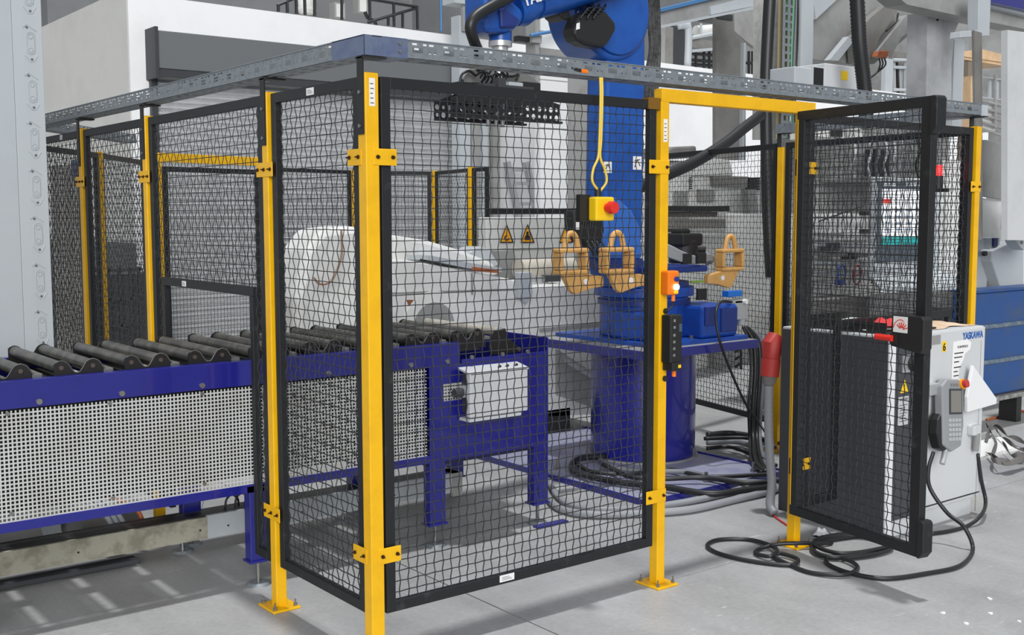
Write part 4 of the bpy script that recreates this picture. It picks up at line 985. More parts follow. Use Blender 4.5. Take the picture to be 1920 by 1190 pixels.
cable('red_wire', 'thin red wire on the floor at the cabinet left foot', [PX(1440, 945, Z=.01), PX(1442, 958, Z=.006), PX(1458, 972, Z=.006), PX(1476, 984, Z=.006)], .005, REDP)
# papers & items on the controller
t = thing('document_tray', 'black tray of papers lying on top of the controller', 'tray', (3.1, .1, CZ))
B(2.95, -.2, CZ, 3.42, .38, CZ+.012).build('tray_base', RUB, t)
for a in ((2.95, -.2, 2.96, .38), (2.95, .37, 3.42, .38)): B(a[0], a[1], CZ+.012, a[2], a[3], CZ+.06).build('tray_side', RUB, t)
for k in range(4):
    q = MB(); q.M = Matrix.Translation((3.12+.03*k, -.02+.05*k, CZ+.014+.006*k)) @ Matrix.Rotation(.2*k-.3, 4, 'Z')
    q.box(-.15, -.11, 0, .15, .11, .005); q.build('paper_stack', PAPER, t)
o = MB(); 
def cloth(name, m_, cx, cy, z, sx, sy, h, lab, cat, seed):
    random.seed(seed); n = 14; vs = []; fs = []
    ph = [random.uniform(0, 6) for _ in range(4)]
    for j in range(n):
        for i in range(n):
            u, v = i/(n-1)*2-1, j/(n-1)*2-1; rr2 = 1-.12*math.sin(5*math.atan2(v, u)+ph[0])
            hh_ = h*max(0, 1-(u*u+v*v)*.75)*(.7+.35*math.sin(6*u+ph[1])*math.cos(5*v+ph[2]))
            vs.append((cx+sx*u*rr2, cy+sy*v*rr2, z+max(.002, hh_)))
    for j in range(n-1):
        for i in range(n-1): fs.append((j*n+i, j*n+i+1, (j+1)*n+i+1, (j+1)*n+i))
    k0 = len(vs); vs += [(x_, y_, z) for x_, y_, _ in vs[:]]
    for j in range(n-1):
        for i in range(n-1): fs.append((k0+j*n+i, k0+(j+1)*n+i, k0+(j+1)*n+i+1, k0+j*n+i+1))
    return tag(MB().add(vs, fs).build(name, m_, None, smooth=True), lab, cat)
cloth('red_rag', mat('red_cloth', (196, 52, 54), .8), 3.10, -.10, CZ+.034, .13, .07, .05, 'crumpled red rag on the papers on the cabinet', 'rag', 4)
cloth('brown_paper', CARD, 3.58, -.02, CZ, .20, .18, .035, 'crumpled brown packing paper on the right of the cabinet top', 'paper', 9)
cloth('crumpled_foil', mat('foil', (225, 226, 228), .35), *PX(1539, 1003, Z=0)[:2], 0, .045, .035, .05, 'small crumpled white wrapper on the floor beside the hinge post foot', 'litter', 11)
# ================================================================ GREY COLUMN (near left)
t = thing('sheet_metal_column', 'light grey embossed sheet metal column at the left edge', 'column', (-.8, 2.6, 0))
B(-1.6, 2.5, 0, -.565, 2.7, 4.2).build('body', LGC, t)
B(-.563, 2.5, 0, -.42, 2.62, 4.2).build('edge_panel', mat('edge_panel_grey', (182, 188, 192), .45), t, bev=.002)
B(-.72, 2.494, 0, -.715, 2.5, 4.2).build('seam', MGR, t)
RL = mat('relief_grey', (168, 174, 178), .45)
dz = .2405; k = 0; z = 2.80
while z > .9:
    cx = -.478
    q = MB()
    y = 2.4985
    # elongated slot relief ring
    def ring(cx, cz, hx, hz_, rad):
        pts = []
        for a in range(0, 360, 20):
            aa = math.radians(a); pts.append((cx+hx*math.cos(aa), y, cz+(hz_-hx)*(1 if math.sin(aa) > 0 else -1)+hx*math.sin(aa)))
        pts.append(pts[0]); return pts
    q.tube(ring(cx, z, .020, .055, 0), .0018, 4)
    q.tube(ring(cx, z+.034, .011, .0115, 0), .0014, 4); q.tube(ring(cx, z-.034, .011, .0115, 0), .0014, 4)
    q.tube([(cx-.032, y, z+.075), (cx-.018, y, z+.092), (cx+.03, y, z+.062)], .0022, 4)
    q.tube([(cx-.032, y, z+.075), (cx-.036, y, z+.085)], .0022, 4)
    q.tube([(cx-.03, y, z-.062), (cx-.005, y, z-.092), (cx+.012, y, z-.092), (cx+.03, y, z-.062)], .0022, 4)
    q.build('embossing', RL, t)
    h2 = MB().cyl((cx-.016, 2.4995, z+.078), (cx-.016, 2.497, z+.078), .006, 10); h2.cyl((cx+.004, 2.4995, z-.080), (cx+.004, 2.497, z-.080), .006, 10)
    h2.build('screw', mat('screw_grey', (96, 100, 102), .5), t)
    z -= dz; k += 1
# ================================================================ dark equipment in back-left
t = thing('dark_cabinet', 'dark grey equipment cabinet behind the far left mesh', 'cabinet', (1.4, 9, 0))
q = pbox(112, 310, 160, 703, 8.4, .2); q.build('body', MGRD, t); 
q = pbox(135, 300, 160, 330, 8.38, .02); q.build('panel', mat('blue_grey', (70, 80, 104), .6), t)
t = thing('mesh_rack', 'dark wire rack behind the left mesh panels', 'rack', (1.9, 9.3, 0))
for x_ in (205, 225, 245, 262): q = pbox(x_, 500, x_+4, 660, 9.0, .05); q.build('rack_upright', DRK, t)
for y_ in (505, 560, 610): q = pbox(100, y_, 268, y_+5, 9.0, .05); q.build('rack_shelf', DRK, t)
q = pbox(95, 515, 285, 690, 9.1, .3); q.build('rack_back', mat('rack_dark', (84, 86, 90), .7, c2=(60, 60, 62), scale=5, amt=.7), t)
# lattice on mezzanine: black railings
t = thing('mezzanine_railing', 'black tube railing on the roof of the white wall', 'railing', (5, 11.5, 4.4))
YR = 12.2
def rt(name, a, b_, r=.025, Y=YR, Y2=None): MB().tube([PX(*a, Y=Y), PX(*b_, Y=Y2 or Y)], r, 6).build(name, BLK, t, smooth='auto')
rt('top_rail', (520, 10), (640, -40)); rt('post', (522, 8), (522, 22)); rt('post', (538, 0), (539, 24)); rt('post', (555, -10), (556, 26)); rt('post', (571, -10), (572, 28)); rt('post', (590, -10), (590, 30))
rt('top_rail', (690, -2), (783, 13)); rt('post', (641, -10), (641, 37)); rt('post', (693, 0), (694, 44)); rt('post', (738, 6), (739, 50)); rt('post', (782, 12), (783, 55))
rt('side_rail', (782, 15), (690, 42)); rt('post', (755, 22), (755, 52)); rt('post', (728, 30), (728, 48))
t = thing('roof_blower', 'pale grey blower with round cap on the roof behind the railing', 'blower', tuple(PX(575, 10, Y=12.9)))
p0_ = PX(575, 26, Y=12.9)
MB().tube([p0_, p0_+np.array([0, 0, .06]), p0_+np.array([0, 0, .12]), p0_+np.array([0, 0, .22]), p0_+np.array([0, 0, .32]), p0_+np.array([0, 0, .6])], [.11, .16, .13, .16, .10, .09], 20).build('body', WHT, t, smooth='auto')
for (x0, y0, x1, y1, l) in ((628, 5, 648, 35, 'grey electric box on the roof, left of the railing corner'), (672, -10, 690, 25, 'pale electric box on the roof above the cable elbow')):
    tt = thing('electric_box', l, 'electric box', tuple(PX(x0, y1, Y=12.8)))
    pbox(x0, y0, x1, y1, 12.8, .2).build('body', MGR, tt, bev=.01); pbox(x0+3, y0+3, x1-3, y1-3, 12.79, .01).build('door', WHT, tt)
cable('roof_cable', 'black cable under the roof electric box', [PX(684, 22, Y=12.6), PX(690, 34, Y=12.6), PX(702, 40, Y=12.6), PX(706, 52, Y=12.6)], .03, CBLK)
cable('blue_pipe', 'thin blue pipe running down the grey wall above the white wall', [PX(826, -10, Y=13.9), PX(827, 30, Y=13.9), PX(827, 60, Y=13.9)], .02, SKYB)
# upper left bits: steel frame above the side wall
t = thing('upper_frame', 'grey roof structure above the left wall corner', 'roof frame', (1.5, 14.5, 4))
MB().prism(pp([(72, -20), (150, -20), (150, 18), (75, 52)], 15), 15, 15.3).build('cladding', MGRD, t)
MB().prism(pp([(148, -20), (166, -20), (166, 18), (148, 20)], 14.9), 14.9, 15.0).build('mullion', LGC, t)
MB().prism(pp([(166, -20), (240, -20), (215, 2), (170, 14)], 15.2), 15.2, 15.3).build('panel', MGR, t)
# ================================================================ WHITE UPRIGHTS, LADDER, ENCLOSURE
t = thing('steel_portal', 'pale grey steel column with beam above the shutter right edge', 'column', (8.3, 10, 0))
pbox(862, 30, 882, 470, 9.9, .2).build('column', LGC, t); pbox(884, 40, 900, 470, 9.95, .15).build('side_profile', MGR, t)
pbox(852, -10, 960, 12, 9.8, .3).build('beam', LGC, t); pbox(868, 12, 900, 60, 9.85, .05).build('gusset', MGR, t)
pbox(905, 170, 915, 470, 9.9, .1).build('conduit', LGC, t); pbox(925, 180, 938, 470, 9.9, .1).build('rail_profile', MGR, t)
t = thing('white_enclosure', 'tall white panelled machine enclosure left of the robot arm', 'enclosure', tuple(PX(1010, 500, Y=8.0)))
q = pbox(1013, 18, 1064, 668, 8.0, .12); q.build('body', mat('enclosure_white', (226, 228, 228), .5), t)
for y_ in (60, 92, 103, 150, 240): q = pbox(1012, y_, 1064, y_+1.6, 7.995, .01); q.build('panel_seam', MGR, t)
q = pbox(1013, 93, 1063, 103, 7.993, .01); q.build('grey_band', MGR, t)
for y_ in (38, 66, 100, 130): q = MB().cyl(PX(1059, y_, Y=8.0), PX(1059, y_, Y=7.98), .02, 8); q.build('screw', MGRD, t)
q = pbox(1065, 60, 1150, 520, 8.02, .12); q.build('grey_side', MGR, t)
q = pbox(1004, 20, 1011, 200, 7.9, .2); q.build('corner_pipe', MGR, t)
cable('blue_tube', 'thin pale blue tube crossing in front of the white enclosure', [PX(995, 66, Y=7.8), PX(1030, 60, Y=7.8), PX(1066, 54, Y=7.98)], .022, SKYB)
t = thing('black_bracket', 'black and grey bracket beside the white enclosure corner', 'bracket', tuple(PX(985, 72, Y=7)))
pbox(972, 68, 998, 78, 7.9, .1).build('block', RUB, t); pbox(998, 66, 1016, 80, 7.85, .15).build('clamp', MGR, t)
t = thing('ladder', 'aluminium ladder leaning behind the mesh on the white wall', 'ladder', tuple(PX(975, 400, Y=9.9)))
def lad(a, b_, r, nm): MB().tube([PX(*a, Y=10.2), PX(*b_, Y=10.2)], r, 4).build(nm, ALU, t)
lad((950, 303), (1022, 628), .06, 'stile'); lad((986, 303), (1058, 628), .06, 'stile')
for (x0, x1, y) in ((956, 992, 318), (962, 998, 344), (968, 1003, 382)): lad((x0, y), (x1, y), .04, 'rung')
# ================================================================ WHITE CASTING MACHINE (behind conveyor)
YM = 2.95
t = thing('casting_machine', 'large white casting machine with sloping covers behind the conveyor', 'machine', (2.6, 3.2, 0))
MB().prism(pp([(555, 640), (555, 560), (575, 470), (605, 430), (660, 424), (735, 436), (745, 500), (750, 640)], YM+.35), YM+.35, YM+.75).build('rounded_hood', WHT, t, bev=.05)
MB().prism(pp([(735, 440), (800, 450), (870, 470), (925, 492), (938, 515), (880, 520), (740, 500)], YM+.3), YM+.3, YM+1.0).build('upper_cover', WHT, t, bev=.03)
MB().prism(pp([(735, 487), (762, 487), (985, 528), (985, 640), (735, 640)], YM), YM, YM+.9).build('sloping_body', WHT, t, bev=.01)
MB().prism(pp([(985, 540), (1146, 530), (1146, 614), (985, 640)], YM), YM, YM+.9).build('front_box', WHT, t, bev=.01)
MB().prism(pp([(735, 548), (985, 540), (985, 543), (735, 551)], YM-.005), YM-.01, YM).build('seam', MGR, t)
MB().prism(pp([(883, 512), (886, 512), (887, 552), (884, 552)], YM-.005), YM-.01, YM).build('seam', MGR, t)
MB().prism(pp([(1014, 615), (1146, 602), (1146, 610), (1014, 622)], YM-.02), YM-.02, YM+.1).build('sill', MGR, t)
pbox(974, 510, 998, 558, YM-.06, .06).build('latch_bracket', LGC, t, bev=.006)
MB().prism(pp([(976, 556), (995, 556), (986, 568)], YM-.05), YM-.05, YM-.02).build('latch_tip', LGC, t)
MB().prism(pp([(801, 478), (868, 490), (935, 502), (935, 510), (868, 502), (801, 488)], YM+.02), YM-.02, YM+.28).build('hinge_rail', LGC, t, bev=.004)
MB().prism(pp([(886, 500), (935, 506), (936, 512), (888, 508)], YM-.03), YM-.03, YM-.01).build('rust_strip', COPP, t)
MB().prism(pp([(789, 485), (807, 489), (807, 492), (789, 489)], YM-.012), YM-.012, YM).build('handle_slot', RUB, t)
MB().prism(pp([(762, 562), (778, 562), (768, 576)], YM-.004), YM-.006, YM).build('rust_patch', mat('rust', (130, 84, 60), .8), t)
pc_ = PX(815, 612, Y=YM-.02)
MB().cyl((pc_[0], YM-.012, pc_[2]), (pc_[0], YM, pc_[2]), .25, 40).build('round_cover', WHT, t, smooth='auto')
MB().cyl((pc_[0], YM-.02, pc_[2]), (pc_[0], YM-.012, pc_[2]), .17, 40).build('round_hatch', MGR, t, smooth='auto')
q = MB(); q.box(2.45, YM+.02, .0, 3.55, YM+.8, .20); q.build('plinth', RUB, t)
MB().prism(pp([(1030, 640), (1146, 630), (1146, 775), (1030, 780)], YM+.02), YM+.02, YM+.7).build('lower_body', WHT, t)
MB().prism(pp([(1046, 655), (1146, 720), (1146, 775), (1046, 740)], YM-.01), YM-.01, YM+.02).build('lower_slope', MGR, t)
MB().prism(pp([(1060, 672), (1130, 715), (1130, 722), (1060, 680)], YM-.02), YM-.03, YM-.01).build('slope_edge', LGC, t)
pbox(1000, 640, 1030, 790, YM+.03, .6).build('side_leg', LGC, t)
# brown hose on the hood
cable('brown_hose', 'thin brown hose curving over the white hood', [PX(640, 430, Y=3.2), PX(640, 480, Y=3.2), PX(622, 525, Y=3.2), PX(600, 532, Y=3.2), PX(588, 520, Y=3.2)], .008, mat('brown_hose', (150, 120, 100), .6))
t = thing('glass_dome', 'clear rounded cover behind the sloping machine cover', 'cover', tuple(PX(910, 480, Y=3.6)))
MB().prism(pp([(880, 475), (890, 464), (905, 462), (920, 470), (935, 495), (930, 500)], 3.9), 3.9, 4.1).build('shell', LGC, t, bev=.01)
# warning sign panel
t = thing('sign_board', 'grey-white machine panel carrying three triangular warning signs', 'panel', tuple(PX(990, 500, Y=4.3)))
pbox(912, 407, 1080, 520, 4.3, .12).build('body', mat('panel_white', (205, 206, 204), .5), t, bev=.01)
pbox(916, 465, 1080, 468, 4.29, .02).build('ledge', MGR, t)
cyl_ = PX(1020, 505, Y=4.0)
for (cx, w_) in ((950, 0), (989, 1), (1061, 2)):
    tri = [(cx-13, 455), (cx+13, 455), (cx, 420)]
    a = MB().prism(pp(tri, 4.285), 4.28, 4.285); wo = a.build('warning_sign', INK, t)
    MB().prism(pp([(cx-10, 453), (cx+10, 453), (cx, 425)], 4.278), 4.276, 4.28).build('sign_face', WARN, wo)
    if w_ == 1: MB().prism(pp([(cx-5, 450), (cx-5, 444), (cx-2, 440), (cx-2, 434), (cx+2, 434), (cx+2, 440), (cx+5, 444), (cx+5, 450)], 4.275), 4.274, 4.276).build('pictogram', INK, wo)
    else: MB().tube([PX(cx+4*math.cos(a_), 446+4*math.sin(a_), Y=4.274) for a_ in np.linspace(0, 5, 10)], .006, 4).build('pictogram', INK, wo)
MB().cyl(PX(972, 505, Y=3.9), PX(1070, 500, Y=3.9), .09, 20).build('beige_cylinder', mat('beige_paint', (196, 190, 176), .5), t, smooth='auto')
pbox(935, 470, 965, 530, 4.1, .2).build('grey_post', MGR, t); 
t = thing('sensor_box', 'small dark sensor box on the white machine top', 'sensor', tuple(PX(1040, 525, Y=3.2)))
pbox(1030, 516, 1052, 528, 3.2, .1).build('body', DRK, t, bev=.004)
for x_ in (1000, 1012, 1024): pbox(x_-4, 518, x_+4, 530, 3.25, .08).build('fitting', ALU, t)

# ================================================================ RIGHT BACKGROUND
# horizontal I beam with blue top edge
t = thing('overhead_beam', 'grey overhead steel beam with blue upper edge right of the robot', 'beam', tuple(PX(1330, 30, Y=4.5)))
MB().prism(pp([(1233, 22), (1430, -25), (1430, 8), (1233, 50)], 4.6), 4.6, 4.8).build('web', MGR, t)
MB().prism(pp([(1240, 16), (1430, -30), (1430, -24), (1240, 22)], 4.55), 4.55, 4.85).build('blue_edge', SKYB, t)
MB().prism(pp([(1233, 49), (1430, 9), (1430, 14), (1233, 54)], 4.5), 4.5, 4.9).build('lower_flange', LGC, t)
MB().prism(pp([(1330, 12), (1430, -12), (1430, 8), (1332, 28)], 4.58), 4.57, 4.6).build('stiffener', LGC, t)
# white wall patch right is wall_front_right; columns
t = thing('grey_column', 'wide dark grey steel column behind the gate lintel', 'column', tuple(PX(1365, 300, Y=5.6)))
MB().prism(pp([(1342, 28), (1376, 26), (1377, 58), (1398, 80), (1398, 300), (1342, 300)], 5.4), 5.4, 5.45).build('shaft', MGRD, t)
pbox(1393, 80, 1397, 300, 5.35, .05).build('edge_conduit', LGC, t)
pbox(1345, 26, 1374, 36, 5.38, .3).build('cap', DRK, t)
t = thing('dark_duct_group', 'dark vertical ducts behind the robot arm', 'duct', tuple(PX(1260, 122, Y=11)))
for (x0, x1, m_) in ((1236, 1247, MGR), (1247, 1262, MGRD), (1262, 1284, DRK)): pbox(x0, 50, x1, 128, 11.0, .05).build('duct', m_, t)
cable('bent_pipe', 'pale pipe elbow behind the overhead beam', [PX(1270, 48, Y=11), PX(1284, 48, Y=11), PX(1290, 60, Y=11), PX(1288, 124, Y=11)], .08, LGC, cat='pipe', n=12)
t = thing('black_handrail', 'black handrail frames behind the grey column', 'railing', tuple(PX(1310, 120, Y=11)))
def hr(a, b_, r=.03, Y=11.2, m_=BLK): MB().tube([PX(*a, Y=Y), PX(*b_, Y=Y)], r, 6).build('rail', m_, t)
for x_ in (1290, 1305, 1320, 1330, 1338): hr((x_, 95), (x_, 140))
for y_ in (100, 112, 120): hr((1288, y_), (1342, y_+4))
hr((1292, 40), (1293, 118), .04, 11.1, LGC); hr((1292, 72), (1342, 62), .04, 11.1, LGC); hr((1314, 44), (1315, 70), .03, 11.1, LGC); hr((1294, 96), (1342, 92), .03, 11.1, LGC)
for x_ in (1404, 1411, 1418): hr((x_, 96), (x_, 150))
hr((1400, 118), (1424, 118))
pbox(1293, 74, 1342, 92, 11.15, .03).build('panel', MGRD, t)
MB().tube([PX(1305, 58, Y=11.3), PX(1340, 55, Y=11.3)], .1, 10).build('pipe', WHT, t, smooth='auto')
# hoppers
t = thing('steel_hopper', 'big grey dusty hopper with sloping plates in the upper right', 'hopper', tuple(PX(1640, 60, Y=3)))
MB().prism(pp([(1376, 12), (1432, 12), (1432, 130), (1420, 92), (1400, 78), (1377, 58)], 5.9), 5.9, 5.96).build('left_hopper_plate', MGR, t)
MB().prism(pp([(1524, 0), (1600, -60), (1740, -20), (1738, 40), (1640, 120), (1612, 122), (1524, 112)], 3.1), 3.1, 3.3).build('main_plate', MGR, t, bev=.01)
MB().prism(pp([(1524, -10), (1560, -40), (1590, -20), (1530, 36)], 3.0), 3.0, 3.08).build('left_rib', LGC, t)
MB().prism(pp([(1600, 70), (1632, 34), (1660, 10), (1690, 10), (1650, 70), (1632, 118), (1604, 118)], 2.98), 2.98, 3.06).build('folded_flap', MGRD, t)
MB().prism(pp([(1644, 98), (1700, 28), (1735, 40), (1690, 70), (1672, 105)], 2.95), 2.95, 3.05).build('discharge_chute', MGR, t)
MB().prism(pp([(1556, 112), (1592, 68), (1600, 78), (1572, 114)], 2.95), 2.95, 3.02).build('brace', LGC, t)
MB().prism(pp([(1640, 106), (1645, 96), (1664, 95), (1660, 110)], 2.9), 2.88, 2.94).build('copper_fitting', COPP, t, bev=.006)
for k in range(3): MB().tube(catmull([PX(1648+k*5, 108, Y=2.85), PX(1650+k*5, 122, Y=2.85), PX(1642, 138, Y=2.85), PX(1630, 147, Y=2.85)], 5), .008, 6).build('cable', CBLK, t, smooth=True)
MB().tube(catmull([PX(1684, 24, Y=2.9), PX(1680, 40, Y=2.9), PX(1662, 58, Y=2.9)], 5), .01, 6).build('cable', CBLK, t, smooth=True)
# concrete post, ladder tray, plates
t = thing('pale_concrete_post', 'pale rough post behind the vertical black duct', 'post', tuple(PX(1457, 300, Y=2.8)))
MB().prism(pp([(1447, -20), (1470, -20), (1466, 260), (1444, 260)], 2.85), 2.85, 3.05).build('shaft', mat('rough_pale', (196, 196, 192), .8, c2=(168, 168, 164), scale=12, amt=.7), t)
t = thing('vertical_cable_ladder', 'vertical slotted cable ladder full of green cables', 'cable tray', tuple(PX(1480, 200, Y=2.6)))
a0 = PX(1467, 100, Y=2.65)[0]; a1 = PX(1490, 100, Y=2.65)[0]; zt_ = PX(1480, -30, Y=2.65)[2]; zb_ = PX(1480, 260, Y=2.65)[2]
zs3 = list(np.linspace(zb_, zt_, 61)); xs3 = list(np.linspace(a0, a1, 6))
MB().lattice(xs3, zs3, lambda i, j: (i in (1, 3)) and j % 3 != 0, 2.65, 2.653).build('slotted_plate', GALV, t)
B(a0, 2.70, zb_, a1, 2.703, zt_).build('back_plate', mat('yellowish_back', (150, 140, 110), .7), t)
for k, m_ in enumerate((GREENC, CBLK, GREENC, CGRY, CBLK)):
    xx = a0+(a1-a0)*(.55+k*.12); pts = [(xx+.01*math.sin(z_*5+k), 2.67-.01*k, z_) for z_ in np.linspace(zb_, zt_, 14)]
    MB().tube(catmull(pts, 3), .008, 6).build('cable', m_, t, smooth=True)
t = thing('grey_plate_column', 'grey flat steel column right of the green cables', 'column', tuple(PX(1507, 150, Y=2.7)))
pbox(1489, -30, 1502, 125, 2.75, .1).build('darker_web', MGRD, t); pbox(1502, -30, 1525, 130, 2.7, .04).build('flange', LGC, t)  # web set back, in a darker grey than the flange
for (x0, y0, x1, y1, dx, l, cap, dpth) in ((1490, 126, 1524, 176, 0, 'grey electric box with dark display above the cable tray', 0, .3), (1547, 122, 1610, 178, 0, 'white electric box with yellow label above the cable tray', 1, .3)):
    tt = thing('electric_box', l, 'electric box', tuple(PX(x0, y1, Y=2.2)))
    pbox(x0, y0, x1, y1, 2.3, .3).build('body', CABW if cap else LGC, tt, bev=.008)
    if cap:
        pbox(1570, 140, 1590, 150, 2.6, .52).build('mount_arm', MGRD, tt)
        pbox(1577, 133, 1590, 150, 2.297, .002).build('yellow_label', YLAB, tt); pbox(1551, 163, 1556, 170, 2.296, .003).build('lock', MGRD, tt)
    else:
        pbox(1524, 124, 1546, 174, 2.28, .3).build('door', CABW, tt); pbox(1526, 127, 1544, 168, 2.276, .004).build('display', RUB, tt)
# corrugated black hose
hz = [PX(1606, -20, Y=2.0), PX(1609, 40, Y=2.0), PX(1612, 90, Y=2.0), PX(1618, 140, Y=2.0), PX(1622, 180, Y=2.0), PX(1626, 240, Y=2.0)]
cc_ = catmull(hz, 16); rs = [.056+.006*(i % 2) for i in range(len(cc_))]
tag(MB().tube(cc_, rs, 16).build('corrugated_hose', CBLK, None, smooth=True), 'thick black corrugated hose hanging in front of the hopper', 'hose')
# top right beams and columns
t = thing('main_girder', 'large grey girder sloping across the upper right corner', 'beam', tuple(PX(1800, 30, Y=1.8)))
MB().prism(pp([(1655, -30), (1960, -30), (1960, 62), (1920, 54), (1800, 30), (1700, 8)], 1.95), 1.95, 2.15).build('web', MGR, t)
MB().prism(pp([(1850, 6), (1940, 28), (1940, 34), (1850, 12)], 1.9), 1.88, 1.95).build('light_flange', LGC, t)
MB().prism(pp([(1848, -30), (1960, -30), (1960, 26), (1848, 2)], 1.82), 1.82, 1.88).build('blue_panel', BLUEC, t)
t = thing('hanging_bracket', 'light grey hollow steel bracket hanging below the girder', 'bracket', tuple(PX(1830, 40, Y=1.75)))
MB().prism(pp([(1824, -10), (1848, -10), (1845, 68), (1790, 72), (1792, 60), (1824, 58)], 1.75), 1.70, 1.8).build('profile', LGC, t, bev=.004)
t = thing('riser_column', 'light grey steel column under the girder', 'column', tuple(PX(1775, 200, Y=2.3)))
MB().prism(pp([(1739, 22), (1766, 26), (1800, 36), (1790, 60), (1784, 120), (1784, 245), (1735, 245), (1737, 120)], 2.2), 2.2, 2.4).build('shaft', mat('column_pale', (176, 178, 180), .5, c2=(150, 152, 154), scale=4, amt=.6), t)
pbox(1787, 75, 1806, 245, 2.25, .1).build('side_plate', LGC, t)
for x_, y_ in ((1750, 26), (1762, 25), (1758, 37), (1770, 36)): MB().cyl(PX(x_, y_, Y=2.2), PX(x_, y_, Y=2.19), .011, 8).build('bolt_hole', INK, t)
t = thing('timber_crate', 'pale timber boards behind the riser column', 'crate', tuple(PX(1850, 150, Y=4)))
MB().prism(pp([(1808, 96), (1840, 92), (1890, 104), (1890, 118), (1808, 106)], 3.6), 3.6, 4.2).build('board', WOOD, t)
pbox(1808, 108, 1890, 118, 3.62, .5).build('board', WOOD, t)
pbox(1819, 143, 1832, 250, 3.5, .1).build('board', WOOD, t); pbox(1806, 115, 1819, 672, 3.6, .1).build('batten', mat('taupe', (128, 118, 106), .7), t)
t = thing('big_square_column', 'big pale square column at the right edge of the picture', 'column', tuple(PX(1900, 450, Y=.9)))
MB().prism(pp([(1889, 56), (1920, 60), (1960, 66), (1960, 450), (1889, 450)], .95), .95, 1.0).build('shaft', mat('column_white', (196, 198, 199), .5, c2=(180, 182, 183), scale=3, amt=.5), t)
MB().prism(pp([(1875, 50), (1890, 55), (1890, 450), (1880, 450)], 1.0), 1.21, 1.23).build('web', MGRD, t)
# light grey panel, wall and lathe at right
t = thing('machine_housing', 'pale grey machine housing right of the corner post', 'machine', tuple(PX(1860, 500, Y=1.6)))
MB().prism(pp([(1834, 262), (1850, 262), (1887, 270), (1880, 374), (1826, 365)], 1.6), 1.6, 1.64).build('cover_plate', MGR, t, bev=.004)
MB().prism(pp([(1826, 368), (1878, 378), (1876, 430), (1960, 430), (1960, 580), (1826, 580)], 1.65), 1.65, 1.75).build('housing', WHT, t)
MB().prism(pp([(1826, 445), (1856, 445), (1856, 475), (1848, 555), (1826, 555)], 1.55), 1.55, 1.62).build('door', LGC, t, bev=.004)
a0 = PX(1843, 475, Y=1.5); MB().tube([a0, a0+np.array([.06, 0, .01])], .012, 8).build('lever', ALU, t, smooth='auto'); MB().cyl((a0[0], 1.5, a0[2]), (a0[0], 1.47, a0[2]), .022, 16).build('knob', RUB, t, smooth='auto')
pbox(1856, 446, 1874, 470, 1.5, .08).build('bracket', LGC, t); pbox(1864, 446, 1871, 462, 1.48, .03).build('blue_block', mat('navy_block', (40, 46, 100), .5), t)
MB().prism(pp([(1860, 470), (1900, 452), (1920, 470), (1920, 550), (1880, 550), (1860, 490)], 1.45), 1.45, 1.6).build('headstock', LGC, t, bev=.01)
a0 = PX(1928, 415, Y=1.2); MB().cyl((a0[0], 1.2, a0[2]), (a0[0], 1.3, a0[2]), .24, 48).build('flange_wheel', LGC, t, smooth='auto')
MB().cyl((a0[0], 1.18, a0[2]), (a0[0], 1.2, a0[2]), .13, 32).build('wheel_hub', MGR, t, smooth='auto')
for k in range(12):
    a_ = k*math.pi/6; MB().cyl((a0[0]+.2*math.cos(a_), 1.2, a0[2]+.2*math.sin(a_)), (a0[0]+.2*math.cos(a_), 1.19, a0[2]+.2*math.sin(a_)), .012, 8).build('wheel_bolt', MGRD, t)
# stairs upper right
t = thing('grate_stair', 'white grated stair and pale railings seen beyond the corner post', 'stair', tuple(PX(1850, 220, Y=4)))
MB().prism(pp([(1830, 190), (1870, 196), (1866, 245), (1835, 250)], 3.9), 3.9, 3.95).build('tread_sheet', WHT, t)
for k in range(5):
    MB().tube([PX(1830, 186+k*13, Y=3.85), PX(1885, 200+k*14, Y=3.85)], .018, 6).build('rail', MGR, t)
for x_ in (1838, 1866, 1880): MB().tube([PX(x_, 140, Y=3.85), PX(x_, 240, Y=3.85)], .018, 6).build('post', MGR, t)
for (x0, y0, x1, y1) in ((1832, 145, 1882, 147), (1832, 183, 1882, 185)): pbox(x0, y0, x1, y1, 3.86, .03).build('rail', LGC, t)
pbox(1855, 150, 1880, 184, 3.9, .02).build('panel', LGC, t)
# shelves/pipes clutter behind between hopper and column
t = thing('pipe_rack', 'grey pipework and small frames behind the hopper', 'pipework', tuple(PX(1705, 175, Y=11)))
random.seed(12)
pbox(1672, 100, 1740, 176, 11.3, .1).build('back_panel', MGRD, t)
for k in range(12):
    x_ = 1676+k*5.3; y0 = random.uniform(108, 130); MB().tube([PX(x_, y0, Y=11.1), PX(x_+random.uniform(-3, 3), 174, Y=11.1)], random.uniform(.02, .045), 6).build('pipe', random.choice([LGC, ALU, DRK, BLK]), t)
for y_ in (112, 126, 168): MB().tube([PX(1674, y_, Y=11), PX(1736, y_+2, Y=11)], .035, 6).build('pipe', LGC, t)
for (x0, x1) in ((1660, 1674), (1702, 1707), (1716, 1720)): pbox(x0, 110, x1, 178, 10.95, .1).build('upright', LGC, t)
